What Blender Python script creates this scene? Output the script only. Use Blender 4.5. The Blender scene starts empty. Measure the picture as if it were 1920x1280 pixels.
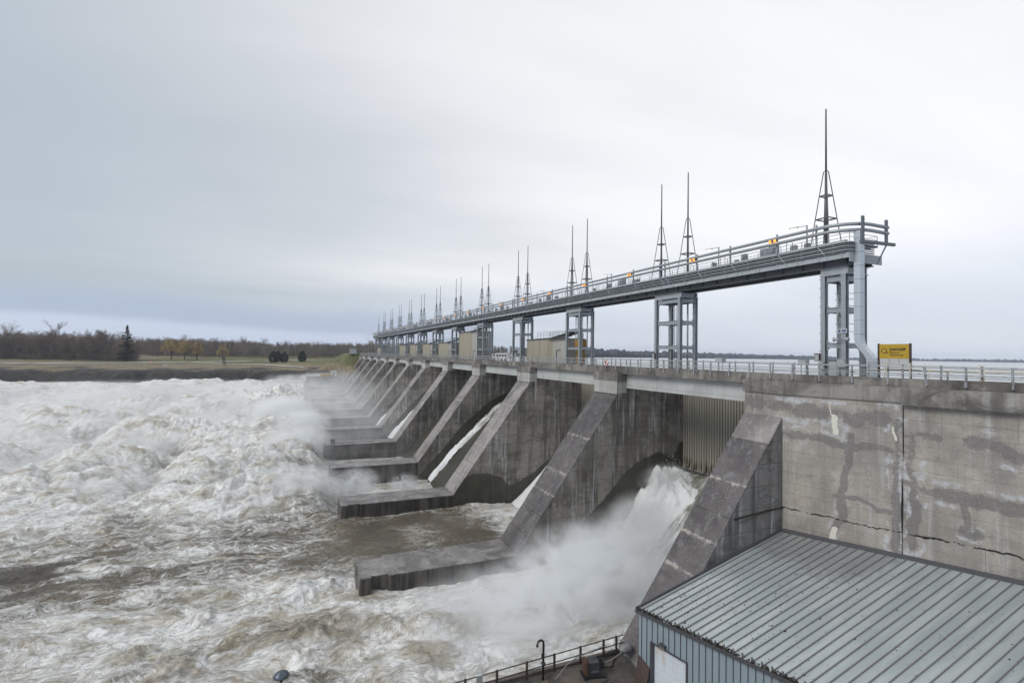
import bpy, math, random
import numpy as np
from mathutils import Vector, Matrix
R = math.radians
random.seed(7); rng = np.random.default_rng(11)
S = bpy.context.scene
COL = S.collection
# world axes: x = upstream (into the lake), y = along the dam away from the camera, z = up, metres
B = 24.0

# ------------------------------------------------------------------ object helpers
def tag(o, label=None, cat=None, group=None, kind=None):
    if label: o['label'] = label
    if cat: o['category'] = cat
    if group: o['group'] = group
    if kind: o['kind'] = kind
    return o
def empty(name, loc=(0, 0, 0), label=None, cat=None, group=None, rz=0):
    o = bpy.data.objects.new(name, None); COL.objects.link(o)
    o.location = loc; o.rotation_euler = (0, 0, rz); o.empty_display_size = .3
    return tag(o, label, cat, group)
def copy_tree(o, parent=None):
    c = o.copy(); COL.objects.link(c)
    if parent is not None: c.parent = parent
    for ch in list(o.children): copy_tree(ch, c)
    return c
class MB:
    def __init__(s): s.v = []; s.f = []; s.m = []; s.mi = 0
    def add(s, vs, fs):
        n = len(s.v); s.v += [tuple(p) for p in vs]
        s.f += [tuple(i + n for i in f) for f in fs]; s.m += [s.mi] * len(fs)
    def box(s, x0, x1, y0, y1, z0, z1):
        if x0 > x1: x0, x1 = x1, x0
        if y0 > y1: y0, y1 = y1, y0
        if z0 > z1: z0, z1 = z1, z0
        s.add([(x0,y0,z0),(x1,y0,z0),(x1,y1,z0),(x0,y1,z0),(x0,y0,z1),(x1,y0,z1),(x1,y1,z1),(x0,y1,z1)],
              [(0,3,2,1),(4,5,6,7),(0,1,5,4),(1,2,6,5),(2,3,7,6),(3,0,4,7)])
    def bar(s, p, q, w, h=None, up=(0, 0, 1)):
        h = h or w; p = Vector(p); q = Vector(q); d = (q - p).normalized(); u = Vector(up)
        if abs(d.dot(u)) > .98: u = Vector((1, 0, 0))
        a = d.cross(u).normalized() * (w / 2); b = a.cross(d).normalized() * (h / 2)
        vs = [p-a-b, p+a-b, p+a+b, p-a+b, q-a-b, q+a-b, q+a+b, q-a+b]
        s.add(vs, [(0,1,2,3),(7,6,5,4),(0,4,5,1),(1,5,6,2),(2,6,7,3),(3,7,4,0)])
    def tube(s, pts, r, n=8, caps=True):
        pts = [Vector(p) for p in pts]; rs = r if isinstance(r, (list, tuple)) else [r] * len(pts)
        vs = []; N = len(pts)
        ref = None
        for i, p in enumerate(pts):
            d = (pts[min(i+1, N-1)] - pts[max(i-1, 0)]).normalized()
            if ref is None or abs(d.dot(ref)) > .95:
                ref = Vector((0, 0, 1)) if abs(d.z) < .9 else Vector((1, 0, 0))
            a = d.cross(ref).normalized(); b = d.cross(a)
            for k in range(n):
                t = 2 * math.pi * k / n
                vs.append(p + (a * math.cos(t) + b * math.sin(t)) * rs[i])
        fs = [(i*n+k, i*n+(k+1) % n, (i+1)*n+(k+1) % n, (i+1)*n+k) for i in range(N-1) for k in range(n)]
        if caps: fs += [tuple(range(n-1, -1, -1)), tuple((N-1)*n+k for k in range(n))]
        s.add(vs, fs)
    def lathe(s, c, prof, n=16):
        vs = []; c = Vector(c)
        for r, z in prof:
            for k in range(n):
                t = 2*math.pi*k/n; vs.append(c + Vector((r*math.cos(t), r*math.sin(t), z)))
        N = len(prof)
        s.add(vs, [(i*n+k, i*n+(k+1) % n, (i+1)*n+(k+1) % n, (i+1)*n+k) for i in range(N-1) for k in range(n)])
    def prism(s, poly, y0, y1):            # poly in (x,z), extruded along y
        n = len(poly)
        vs = [(x, y0, z) for x, z in poly] + [(x, y1, z) for x, z in poly]
        s.add(vs, [tuple(range(n)), tuple(range(2*n-1, n-1, -1))] + [(i, i+n, (i+1) % n+n, (i+1) % n) for i in range(n)])
    def quad(s, a, b, c, d): s.add([a, b, c, d], [(0, 1, 2, 3)])
    def build(s, name, mat, parent=None, smooth=False, origin=None):
        o0 = Vector(origin) if origin else Vector((0, 0, 0))
        me = bpy.data.meshes.new(name)
        me.from_pydata([tuple(Vector(p) - o0) for p in s.v], [], s.f)
        mats = mat if isinstance(mat, (list, tuple)) else [mat]
        for m in mats: me.materials.append(m)
        if len(mats) > 1: me.polygons.foreach_set('material_index', s.m)
        if smooth: me.polygons.foreach_set('use_smooth', [True] * len(s.f))
        me.update()
        o = bpy.data.objects.new(name, me); COL.objects.link(o)
        if parent is not None: o.parent = parent
        elif origin: o.location = origin
        return o
def mesh_np(name, verts, faces, mat, parent=None, smooth=False, attrs=None):
    me = bpy.data.meshes.new(name); verts = np.asarray(verts, np.float32); faces = np.asarray(faces, np.int32)
    k = faces.shape[1]
    me.vertices.add(len(verts)); me.vertices.foreach_set('co', verts.ravel())
    me.loops.add(faces.size); me.loops.foreach_set('vertex_index', faces.ravel())
    me.polygons.add(len(faces)); me.polygons.foreach_set('loop_start', np.arange(0, faces.size, k, dtype=np.int32))
    me.polygons.foreach_set('loop_total', np.full(len(faces), k, np.int32))
    if smooth: me.polygons.foreach_set('use_smooth', np.ones(len(faces), bool))
    for an, av in (attrs or {}).items():
        a = me.attributes.new(an, 'FLOAT', 'POINT'); a.data.foreach_set('value', np.asarray(av, np.float32).ravel())
    me.update(calc_edges=True); me.validate()
    me.materials.append(mat)
    o = bpy.data.objects.new(name, me); COL.objects.link(o)
    if parent is not None: o.parent = parent
    return o
def grid_faces(nx, ny):
    i, j = np.meshgrid(np.arange(nx-1), np.arange(ny-1), indexing='ij')
    a = i*ny+j
    return np.stack([a, a+ny, a+ny+1, a+1], -1).reshape(-1, 4)

# ------------------------------------------------------------------ numpy noise
_perm = rng.permutation(4096); _val = rng.random(4096) * 2 - 1
def vnoise(x, y):
    xi = np.floor(x).astype(np.int64); yi = np.floor(y).astype(np.int64); fx = x - xi; fy = y - yi
    u = fx*fx*fx*(fx*(fx*6-15)+10); v = fy*fy*fy*(fy*(fy*6-15)+10)
    def h(a, b): return _val[_perm[(_perm[a & 4095] + b) & 4095]]
    return (h(xi, yi)*(1-u)+h(xi+1, yi)*u)*(1-v)+(h(xi, yi+1)*(1-u)+h(xi+1, yi+1)*u)*v
def fbm(x, y, o=4, g=.5, l=2.03):
    t = 0; a = 1; n = 0
    for i in range(o):
        t = t + a*vnoise(x+17.3*i, y-9.1*i); n += a; a *= g; x = x*l; y = y*l
    return t/n
def billow(x, y, o=4, g=.5, l=2.07):
    t = 0; a = 1; n = 0
    for i in range(o):
        t = t + a*np.abs(vnoise(x+31.7*i, y+5.3*i)); n += a; a *= g; x = x*l; y = y*l
    return t/n
def sstep(a, b, x):
    t = np.clip((x-a)/(b-a), 0, 1); return t*t*(3-2*t)
def seg_dist(px, py, pts):
    d = np.full(np.shape(px), 1e9)
    for (x0, y0), (x1, y1) in zip(pts[:-1], pts[1:]):
        dx, dy = x1-x0, y1-y0; L = dx*dx+dy*dy+1e-9
        t = np.clip(((px-x0)*dx+(py-y0)*dy)/L, 0, 1)
        d = np.minimum(d, np.hypot(px-x0-t*dx, py-y0-t*dy))
    return d

# ------------------------------------------------------------------ material helpers
class Mat:
    def __init__(s, name):
        s.m = bpy.data.materials.new(name); s.m.use_nodes = True; s.t = s.m.node_tree; s.t.nodes.clear()
        s.out = s.t.nodes.new('ShaderNodeOutputMaterial'); s._p = None
    def n(s, typ, ins=None, out=0, **props):
        nd = s.t.nodes.new(typ)
        for k, v in props.items(): setattr(nd, k, v)
        for k, v in (ins or {}).items():
            sk = nd.inputs[k]
            if isinstance(v, bpy.types.NodeSocket): s.t.links.new(v, sk)
            else: sk.default_value = v
        return nd.outputs[out]
    def pos(s):
        if s._p is None: s._p = s.n('ShaderNodeNewGeometry')
        return s._p
    def objpos(s): return s.n('ShaderNodeTexCoord', out=3)
    def mul(s, v, vec): return s.n('ShaderNodeVectorMath', {0: v, 1: vec}, operation='MULTIPLY')
    def vadd(s, v, w): return s.n('ShaderNodeVectorMath', {0: v, 1: w}, operation='ADD')
    def noise(s, v, scale, detail=4, rough=.55, dist=0, col=False, typ='FBM', **kw):
        return s.n('ShaderNodeTexNoise', {'Vector': v, 'Scale': scale, 'Detail': detail, 'Roughness': rough, 'Distortion': dist}, out=1 if col else 0, noise_type=typ, **kw)
    def math(s, op, a, b=0., c=0.): return s.n('ShaderNodeMath', {0: a, 1: b, 2: c}, operation=op)
    def sm(s, x, a, b): return s.n('ShaderNodeMapRange', {0: x, 1: a, 2: b, 3: 0., 4: 1.}, interpolation_type='SMOOTHSTEP')
    def mix(s, f, a, b, blend='MIX'):
        def c(v): return (*v, 1) if isinstance(v, tuple) and len(v) == 3 else v
        nd = s.t.nodes.new('ShaderNodeMix'); nd.data_type = 'RGBA'; nd.blend_type = blend
        for i, v in ((0, f), (6, c(a)), (7, c(b))):
            if isinstance(v, bpy.types.NodeSocket): s.t.links.new(v, nd.inputs[i])
            else: nd.inputs[i].default_value = v
        return nd.outputs[2]
    def xyz(s, v): 
        nd = s.t.nodes.new('ShaderNodeSeparateXYZ'); s.t.links.new(v, nd.inputs[0]); return nd.outputs
    def attr(s, name): return s.n('ShaderNodeAttribute', out=2, attribute_name=name)
    def bump(s, h, strength=.3, dist=.05): return s.n('ShaderNodeBump', {'Height': h, 'Strength': strength, 'Distance': dist})
    def bsdf(s, **ins):
        ins = {k.replace('_', ' '): ((*v, 1) if isinstance(v, tuple) and len(v) == 3 and 'olor' in k else v) for k, v in ins.items()}
        b = s.n('ShaderNodeBsdfPrincipled', ins); s.t.links.new(b, s.out.inputs[0]); return s.m
def simple(name, col, rough=.6, metal=0., var=.12, scale=3., bump=0.):
    m = Mat(name); p = m.pos(); n = m.noise(p, scale, 5, .6)
    k = m.math('MULTIPLY_ADD', n, 2*var, 1-var)
    c = m.mix(1., (*col, 1), m.n('ShaderNodeCombineColor', {0: k, 1: k, 2: k}), 'MULTIPLY')
    kw = dict(Base_Color=c, Roughness=rough, Metallic=metal)
    if bump: kw['Normal'] = m.bump(m.noise(p, scale*6, 4), bump, .02)
    return m.bsdf(**kw)
def concrete(name, base, dark, light, stain=.5, streak=.5, white=.3, lines=0., speck=.0, cuts=None, wet=False, band=False, rough=.85, joints=None):
    m = Mat(name); p = m.pos()
    big = m.noise(p, .22, 5, .6, .4)
    c = m.mix(m.sm(big, .40, .58), dark, base)
    med = m.noise(p, 1.3, 6, .65, .3)
    c = m.mix(m.math('MULTIPLY', m.sm(med, .52, .75), .55), c, light)
    sp = m.mul(p, (1.0, 1.0, .07))
    st = m.noise(sp, .9, 6, .62, .2)
    c = m.mix(m.math('MULTIPLY', m.sm(st, .46, .62), streak), c, tuple(x*.45 for x in dark))
    st2 = m.noise(m.mul(p, (1.7, 1.7, .11)), 1.1, 5, .6, .1)
    c = m.mix(m.math('MULTIPLY', m.sm(st2, .53, .68), white), c, (.52, .53, .54))
    patch = m.noise(m.mul(p, (.7, .7, 1.3)), .5, 7, .7, 1.2)
    c = m.mix(m.math('MULTIPLY', m.sm(patch, .51, .60), stain), c, tuple(x*.55 for x in dark))
    z = m.xyz(p)[2]
    if lines:
        fr = m.math('FRACT', m.math('DIVIDE', z, lines))
        ln = m.math('LESS_THAN', fr, .035)
        c = m.mix(m.math('MULTIPLY', ln, .6), c, tuple(x*.4 for x in dark))
        cell = m.math('FLOOR', m.math('DIVIDE', z, lines))
        w = m.n('ShaderNodeTexWhiteNoise', {'W': cell}, noise_dimensions='1D')
        c = m.mix(m.math('MULTIPLY', w, .22), c, tuple(x*.8 for x in light))
    if joints:
        y = m.xyz(p)[1]
        jn = m.math('LESS_THAN', m.math('FRACT', m.math('DIVIDE', y, joints)), .012)
        c = m.mix(m.math('MULTIPLY', jn, .5), c, tuple(x*.4 for x in dark))
    fine = m.noise(p, 14, 6, .75)
    k = m.math('MULTIPLY_ADD', fine, 1.1, .45)
    c = m.mix(1., c, m.n('ShaderNodeCombineColor', {0: k, 1: k, 2: k}), 'MULTIPLY')
    if speck:
        v = m.n('ShaderNodeTexVoronoi', {'Vector': p, 'Scale': 5.5, 'Randomness': 1.})
        area = m.sm(m.noise(p, .35, 3), .42, .6)
        s1 = m.math('MULTIPLY', m.math('LESS_THAN', v, .17), area)
        c = m.mix(m.math('MULTIPLY', s1, speck), c, (.5, .5, .5))
    rg = rough
    if cuts:
        tt = m.math('MULTIPLY', m.math('SUBTRACT', -3.02, z), 1/16.5); acc = None
        for q in cuts:
            dd = m.math('ADD', m.math('ABSOLUTE', m.math('SUBTRACT', tt, q-.004)), m.math('MULTIPLY_ADD', m.noise(p, 1.8, 5, .7), .05, -.022))
            v_ = m.sm(dd, .012, .0); acc = v_ if acc is None else m.math('MAXIMUM', acc, v_)
        c = m.mix(m.math('MULTIPLY', acc, .75), c, (.44, .41, .37))
    if band:
        bd = m.attr('band'); ed = m.attr('rim')
        rn = m.noise(p, 2.6, 7, .75, .6)
        b2 = m.math('ADD', bd, m.math('MULTIPLY_ADD', rn, 2.0, -1.0))
        bm = m.sm(b2, .35, .62)
        c = m.mix(m.math('MULTIPLY', bm, .62), c, (.12, .108, .112))
        spk = m.math('MULTIPLY', bm, m.math('GREATER_THAN', m.noise(p, 17, 3), .6))
        c = m.mix(m.math('MULTIPLY', spk, .35), c, (.42, .42, .44))
        r2 = m.math('ADD', ed, m.math('MULTIPLY_ADD', m.noise(p, 2.2, 8, .78, .7), 2.6, -1.3))
        c = m.mix(m.math('MULTIPLY', m.sm(r2, .45, 1.1), .8), c, (.5, .52, .56))
        x_, y_, z_ = m.xyz(p)
        hx = m.math('ABSOLUTE', m.math('SUBTRACT', m.math('FRACT', m.math('MULTIPLY', y_, .85)), .5)); hz = m.math('ABSOLUTE', m.math('SUBTRACT', m.math('FRACT', m.math('MULTIPLY', z_, 1.0)), .5))
        hole = m.math('LESS_THAN', m.math('ADD', m.math('MULTIPLY', hx, hx), m.math('MULTIPLY', hz, hz)), .0022)
        c = m.mix(m.math('MULTIPLY', hole, m.math('MULTIPLY', m.sm(m.noise(p, .8, 2), .45, .6), .5)), c, (.12,.11,.1))
        row = m.math('FLOOR', m.math('DIVIDE', z_, 1.56)); off_ = m.n('ShaderNodeTexWhiteNoise', {'W': row}, noise_dimensions='1D')
        vj = m.math('LESS_THAN', m.math('FRACT', m.math('ADD', m.math('MULTIPLY', y_, .31), off_)), .010)
        c = m.mix(m.math('MULTIPLY', vj, .45), c, (.13,.12,.11))
        c = m.mix(m.sm(m.attr('leak'), .3, .7), c, (.62, .6, .54))
        c = m.mix(m.sm(m.attr('gap'), .35, .6), c, (.012, .013, .012))
    if wet:
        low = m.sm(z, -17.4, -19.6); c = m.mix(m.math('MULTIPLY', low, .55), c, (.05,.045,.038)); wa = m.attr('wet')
        wn = m.math('ADD', wa, m.math('MULTIPLY_ADD', m.noise(p, .8, 6, .6), 1.0, -.5))
        wf = m.sm(wn, -.12, .12)
        wc = m.mix(m.sm(m.noise(p, .6, 3), .4, .65), (.03, .026, .018), (.045, .042, .025))
        c = m.mix(m.math('MULTIPLY', wf, .88), c, wc)
        rg = m.math('MULTIPLY_ADD', wf, -.45, rough)
    hb = m.math('ADD', m.math('MULTIPLY', fine, .5), m.noise(p, 2.5, 6, .65))
    return m.bsdf(Base_Color=c, Roughness=rg, Normal=m.bump(hb, .35, .08))

# ------------------------------------------------------------------ materials
M = {}
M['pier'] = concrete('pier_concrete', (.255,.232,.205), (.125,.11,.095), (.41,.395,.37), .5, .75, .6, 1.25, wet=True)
CA = [.3, .53, .78]; CB = [.22, .47, .6]
M['slope'] = concrete('slope_concrete', (.29,.27,.262), (.18,.168,.162), (.39,.37,.36), .3, .25, .25, cuts=CB)
M['slope_odd'] = concrete('slope_concrete_odd', (.27,.25,.242), (.17,.158,.152), (.37,.35,.34), .35, .3, .25, cuts=CA)
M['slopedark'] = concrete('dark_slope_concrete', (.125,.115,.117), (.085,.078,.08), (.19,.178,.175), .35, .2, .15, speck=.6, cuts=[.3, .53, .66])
def wet_shaded_wall():
    m = Mat('training_wall_wet_shade'); p = m.pos(); z = m.xyz(p)[2]
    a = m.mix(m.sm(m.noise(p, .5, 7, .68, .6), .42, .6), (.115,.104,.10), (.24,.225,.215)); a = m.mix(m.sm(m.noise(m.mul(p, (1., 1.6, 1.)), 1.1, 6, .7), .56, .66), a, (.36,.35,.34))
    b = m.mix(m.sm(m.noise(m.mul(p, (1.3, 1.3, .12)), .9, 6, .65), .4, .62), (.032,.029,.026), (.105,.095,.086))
    sd_ = m.sm(m.math('ADD', z, m.math('MULTIPLY', m.noise(p, 2., 5, .7), .2)), -19.46, -19.56)  # sides below the top darkened: wet algae plus shade put into the colour
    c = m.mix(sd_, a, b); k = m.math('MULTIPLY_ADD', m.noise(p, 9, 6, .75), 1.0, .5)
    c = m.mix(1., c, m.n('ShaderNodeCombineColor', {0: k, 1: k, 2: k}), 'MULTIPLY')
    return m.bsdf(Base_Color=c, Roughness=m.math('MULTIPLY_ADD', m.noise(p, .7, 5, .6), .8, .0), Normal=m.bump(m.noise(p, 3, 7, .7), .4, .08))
M['wet_shade_wall'] = wet_shaded_wall()
M['unused'] = concrete('training_wall_concrete', (.175,.16,.156), (.10,.093,.09), (.30,.29,.285), .4, .35, .2, rough=.5)
M['curb'] = concrete('curb_concrete', (.24,.225,.205), (.12,.11,.10), (.36,.34,.32), .6, .5, .2, speck=.3)
M['beam'] = concrete('beam_concrete', (.47,.485,.48), (.38,.39,.385), (.53,.54,.53), .06, .12, .1, .95, joints=3.1)
M['nose'] = concrete('nose_concrete', (.45,.45,.435), (.34,.335,.32), (.54,.54,.53), .1, .3, .3, .75)
M['cap'] = concrete('cap_concrete', (.27,.25,.23), (.15,.14,.128), (.38,.36,.34), .5, .5, .15)
M['wall'] = concrete('abutment_concrete', (.375,.345,.305), (.27,.25,.225), (.47,.45,.42), .22, .3, .35, .78, band=True)
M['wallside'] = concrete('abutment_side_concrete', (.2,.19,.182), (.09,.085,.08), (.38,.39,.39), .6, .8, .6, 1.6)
M['chute'] = simple('wet_chute', (.05,.046,.034), .45, 0, .3, .8, .2)
M['deck'] = concrete('deck_concrete', (.24,.23,.22), (.16,.155,.15), (.3,.29,.28), .3, .2, .1)
M['platform'] = concrete('platform_concrete', (.12,.1,.085), (.055,.046,.04), (.17,.155,.14), .6, .1, .05)
M['steel'] = simple('galvanised_steel', (.33,.36,.385), .42, .3, .28, 2.)
M['steeldark'] = simple('dark_steel', (.15,.165,.18), .55, .3, .2, 2.)
M['girder'] = simple('grey_girder_paint', (.36,.39,.415), .5, .1, .22, 1.2)
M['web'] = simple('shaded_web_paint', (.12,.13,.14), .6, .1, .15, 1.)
M['mast'] = simple('mast_steel', (.11,.115,.12), .5, .4, .2, 2.)
M['masttip'] = simple('mast_tip_steel', (.055,.048,.045), .6, .3, .2, 2.)
M['duct'] = simple('duct_sheet_metal', (.58,.62,.66), .38, .7, .1, 1.5)
M['cab'] = simple('cabinet_grey', (.40,.43,.44), .5, .2, .1)
M['brown'] = simple('rusty_brown_steel', (.06,.04,.035), .7, .1, .35, 5.)
M['black'] = simple('black_paint', (.018,.018,.02), .45)
M['white'] = simple('white_paint', (.72,.73,.73), .5)
M['offwhite'] = simple('off_white_panel', (.45,.48,.5), .5)
M['yellow'] = simple('sign_yellow', (.44,.29,.024), .45, 0, .06)
M['orange'] = simple('orange_paint', (.62,.10,.03), .5)
M['ochre'] = simple('ochre_machinery', (.30,.17,.045), .6)
M['roofdark'] = simple('dark_roofing', (.055,.058,.068), .6)
M['paleyellow'] = simple('pale_yellow_pipe', (.56,.53,.43), .5)
M['rust'] = simple('rust', (.075,.036,.024), .85, 0, .4, 6.)
M['rubber'] = simple('hose_rubber', (.2,.2,.19), .6)
M['trim'] = simple('trim_brown_grey', (.085,.085,.095), .5, .2, .15)
M['moss'] = simple('moss', (.022,.02,.012), .95, 0, .5, 8., .5)
def m_rail():
    m = Mat('weathered_rail'); p = m.pos(); r = m.sm(m.noise(p, 2.6, 6, .7), .52, .66)
    return m.bsdf(Base_Color=m.mix(r, (.36,.38,.40), (.10,.06,.045)), Roughness=.6, Metallic=.2)
M['rail'] = m_rail()
def m_clad(name, a, b, s=.3, streakcol=None):
    m = Mat(name); p = m.pos(); x, y, z = m.xyz(p)
    st = m.noise(m.mul(p, (1.4, 1.4, .06)), 1.2, 5, .6)
    c = m.mix(m.sm(st, .4, .68), a, b)
    fr = m.math('FRACT', m.math('DIVIDE', m.math('ADD', y, x), s*2))
    c = m.mix(m.math('MULTIPLY', m.math('LESS_THAN', fr, .14), .35), c, tuple(q*.5 for q in a))
    return m.bsdf(Base_Color=c, Roughness=.55, Metallic=.1)
M['beige'] = m_clad('beige_cladding', (.37,.34,.27), (.29,.25,.175), .45)
M['greige'] = m_clad('grey_cladding', (.42,.41,.385), (.34,.33,.30), .45)
def m_gate():
    m = Mat('gate_sheet'); p = m.pos(); 
    st = m.noise(m.mul(p, (1., 1.2, .05)), 1.3, 5, .6)
    c = m.mix(m.sm(st, .4, .66), (.30,.285,.24), (.255,.24,.20))
    z = m.xyz(p)[2]
    c = m.mix(m.math('MULTIPLY', m.sm(z, -10.2, -11.4), m.sm(m.noise(m.mul(p, (1., 2., .3)), 1.6, 5), .4, .6)), c, (.06,.05,.035))
    return m.bsdf(Base_Color=c, Roughness=.65)
M['gate'] = m_gate()
def m_roof():
    m = Mat('shed_roof_sheet'); p = m.pos(); x, y, z = m.xyz(p)
    c = m.mix(m.sm(m.noise(m.mul(p, (.25, 1.6, .25)), .8, 5, .6), .4, .65), (.375,.42,.43), (.47,.515,.515))
    n = m.noise(p, .9, 8, .75, .5)
    # grit washed from the wall leak: upper end of the roof, broad patches
    up = m.math('MULTIPLY', m.sm(x, -8.5, .0), m.sm(y, -7.0, -3.6))
    g = m.sm(m.math('ADD', n, m.math('MULTIPLY_ADD', up, .62, -.40)), .42, .66)
    g = m.math('MULTIPLY', g, m.math('MULTIPLY_ADD', m.noise(p, 22, 3), .8, .35))
    c = m.mix(m.math('MULTIPLY', g, .62), c, (.18,.165,.165))
    ye = m.math('MULTIPLY', m.sm(x, -7., -13.), m.sm(m.noise(m.mul(p, (.4, 1.2, .4)), .9, 4), .45, .7))
    c = m.mix(m.math('MULTIPLY', ye, .45), c, (.56,.56,.50))
    return m.bsdf(Base_Color=c, Roughness=.28, Metallic=.3, Normal=m.bump(m.noise(p, 5, 4), .08, .05))
M['roof'] = m_roof()
M['rib'] = simple('roof_rib', (.21,.20,.215), .5, .3, .2)
M['shedwall'] = simple('blue_grey_cladding', (.285,.35,.395), .5, .15, .1, 1.2)
def m_door():
    m = Mat('roller_door'); p = m.pos(); z = m.xyz(p)[2]
    ln = m.math('LESS_THAN', m.math('FRACT', m.math('DIVIDE', z, .45)), .06)
    c = m.mix(m.math('MULTIPLY', ln, .5), (.60,.66,.72), (.35,.38,.42))
    st = m.sm(m.noise(m.mul(p, (2.2, 2.2, .12)), 2.2, 6, .7), .5, .68)
    top = m.sm(z, -18.2, -16.8)
    c = m.mix(m.math('MULTIPLY', m.math('MULTIPLY', st, top), .9), c, (.40,.24,.10))
    return m.bsdf(Base_Color=c, Roughness=.5)
M['door'] = m_door()
def m_emit(name, col, k):
    m = Mat(name); e = m.n('ShaderNodeEmission', {'Color': (*col, 1), 'Strength': k}); m.t.links.new(e, m.out.inputs[0]); return m.m
M['sodium'] = m_emit('sodium_glow', (1., .42, .10), 1.7)
M['lampglow'] = m_emit('lamp_glow', (1., .9, .78), 1.6)

def m_water():
    m = Mat('river_water'); p = m.pos(); f = m.attr('foam'); sp = m.attr('sprayfoam')
    wq = m.noise(p, .22, 3, .5, 0, col=True)
    warp = m.vadd(p, m.mul(m.vadd(wq, (-.5,-.5,-.5)), (5., 5., 0)))
    fl = m.mul(warp, (.55, 1.15, .6))
    n1 = m.noise(fl, .42, 8, .64, .35); n2 = m.noise(fl, 1.25, 7, .66, .4); n3 = m.noise(fl, 3.6, 5, .66, .3)
    fb = m.noise(m.mul(warp, (.6, 1., .6)), .5, 7, .68, 1.1)
    wd = m.math('MULTIPLY_ADD', m.math('MAXIMUM', f, .05), .085, .006)
    def lace(n, k): return m.math('SUBTRACT', 1., m.n('ShaderNodeMapRange', {0: m.math('ABSOLUTE', m.math('SUBTRACT', n, .5)), 1: m.math('MULTIPLY', wd, .25*k), 2: m.math('MULTIPLY', wd, 1.25*k), 3: 0., 4: 1.}, interpolation_type='SMOOTHSTEP'))
    wv = m.vadd(fl, m.mul(m.vadd(m.noise(fl, .9, 6, .68, 0, col=True), (-.5, -.5, -.5)), (2.6, 2.6, 0)))
    def cells(sc, w0, w1):
        dd = m.n('ShaderNodeTexVoronoi', {'Vector': wv, 'Scale': sc, 'Randomness': 1.}, feature='DISTANCE_TO_EDGE')
        return m.math('SUBTRACT', 1., m.n('ShaderNodeMapRange', {0: dd, 1: m.math('MULTIPLY', wd, w0), 2: m.math('MULTIPLY', wd, w1), 3: 0., 4: 1.}, interpolation_type='SMOOTHSTEP'))
    ln = m.math('MAXIMUM', m.math('MULTIPLY', lace(n1, .8), .8), m.math('MAXIMUM', cells(.75, .3, 3.6), m.math('MULTIPLY', cells(2.1, .2, 3.2), m.math('MULTIPLY_ADD', f, .6, .3))))
    ln = m.math('MAXIMUM', ln, m.math('MULTIPLY', cells(5.2, .2, 3.), m.math('MULTIPLY', f, .6)))
    ln = m.math('MULTIPLY', ln, m.math('MULTIPLY_ADD', m.sm(fb, .34, .52), .40, .60))
    patch = m.sm(m.math('ADD', fb, m.math('MULTIPLY', f, .62)), .78, 1.02)
    fac = m.math('MAXIMUM', m.math('MULTIPLY', ln, m.sm(f, .05, .45)), patch)
    fac = m.math('MULTIPLY', fac, m.math('MULTIPLY_ADD', m.sm(n3, .36, .5), .35, .65))
    fac = m.math('MAXIMUM', fac, m.math('MULTIPLY', sp, m.sm(n2, .36, .54))); pat = m.math('MULTIPLY_ADD', fac, .5, m.math('MULTIPLY', n2, .6))
    big = m.noise(p, .09, 3, .5)
    br = m.mix(m.sm(big, .35, .65), (.07,.059,.046), (.125,.104,.073))
    br = m.mix(m.math('MULTIPLY', f, .8), br, (.30,.25,.165))
    sl_ = m.attr('silt'); br = m.mix(m.math('MULTIPLY', sl_, m.sm(n2, .3, .6)), br, (.50,.44,.325)); fac = m.math('MULTIPLY', fac, m.math('SUBTRACT', 1., m.math('MULTIPLY', m.sm(sl_, .25, .8), .62)))
    wn = m.noise(m.mul(warp, (.6, 1., 1.)), .42, 8, .70, .3)
    wh = m.mix(m.sm(wn, .36, .54), (.52,.475,.395), (.85,.85,.84))
    c = m.mix(fac, br, wh)
    ro = m.math('MULTIPLY_ADD', fac, .6, .22)
    h = m.math('ADD', m.math('MULTIPLY', pat, .8), m.math('MULTIPLY', m.noise(fl, 2.4, 6, .65, .5), .7))
    return m.bsdf(Base_Color=c, Roughness=ro, Normal=m.bump(h, .95, .45), Specular_IOR_Level=.5)
M['water'] = m_water()
def m_fall(name, thin=False):
    m = Mat(name); p = m.pos()
    fl = m.mul(p, (.2, 1.9, .2)); n = m.noise(fl, 1.25, 7, .7, .5); n2 = m.noise(p, .8, 7, .7, .6)
    fo = m.attr('foam')
    f = m.sm(m.math('ADD', m.math('MULTIPLY', n, .8), m.math('ADD', m.math('MULTIPLY', n2, .35), m.math('MULTIPLY_ADD', fo, .45, -.36))), .40, .66)
    c = m.mix(f, (.17,.165,.13), (.74,.76,.77))
    return m.bsdf(Base_Color=c, Roughness=m.math('MULTIPLY_ADD', f, .5, .25), Normal=m.bump(m.math('ADD', n, n2), .6, .25))
M['fall'] = m_fall('falling_water')
def m_lake():
    m = Mat('lake_water'); p = m.pos()
    h = m.noise(m.mul(p, (1., 1., 1.)), .35, 5, .6)
    c = m.mix(m.sm(m.noise(m.mul(p, (.02, .004, 1.)), 1., 4), .4, .6), (.34,.37,.40), (.44,.47,.49))
    return m.bsdf(Base_Color=c, Roughness=.3, Normal=m.bump(h, .25, .3))
M['lake'] = m_lake()
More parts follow.
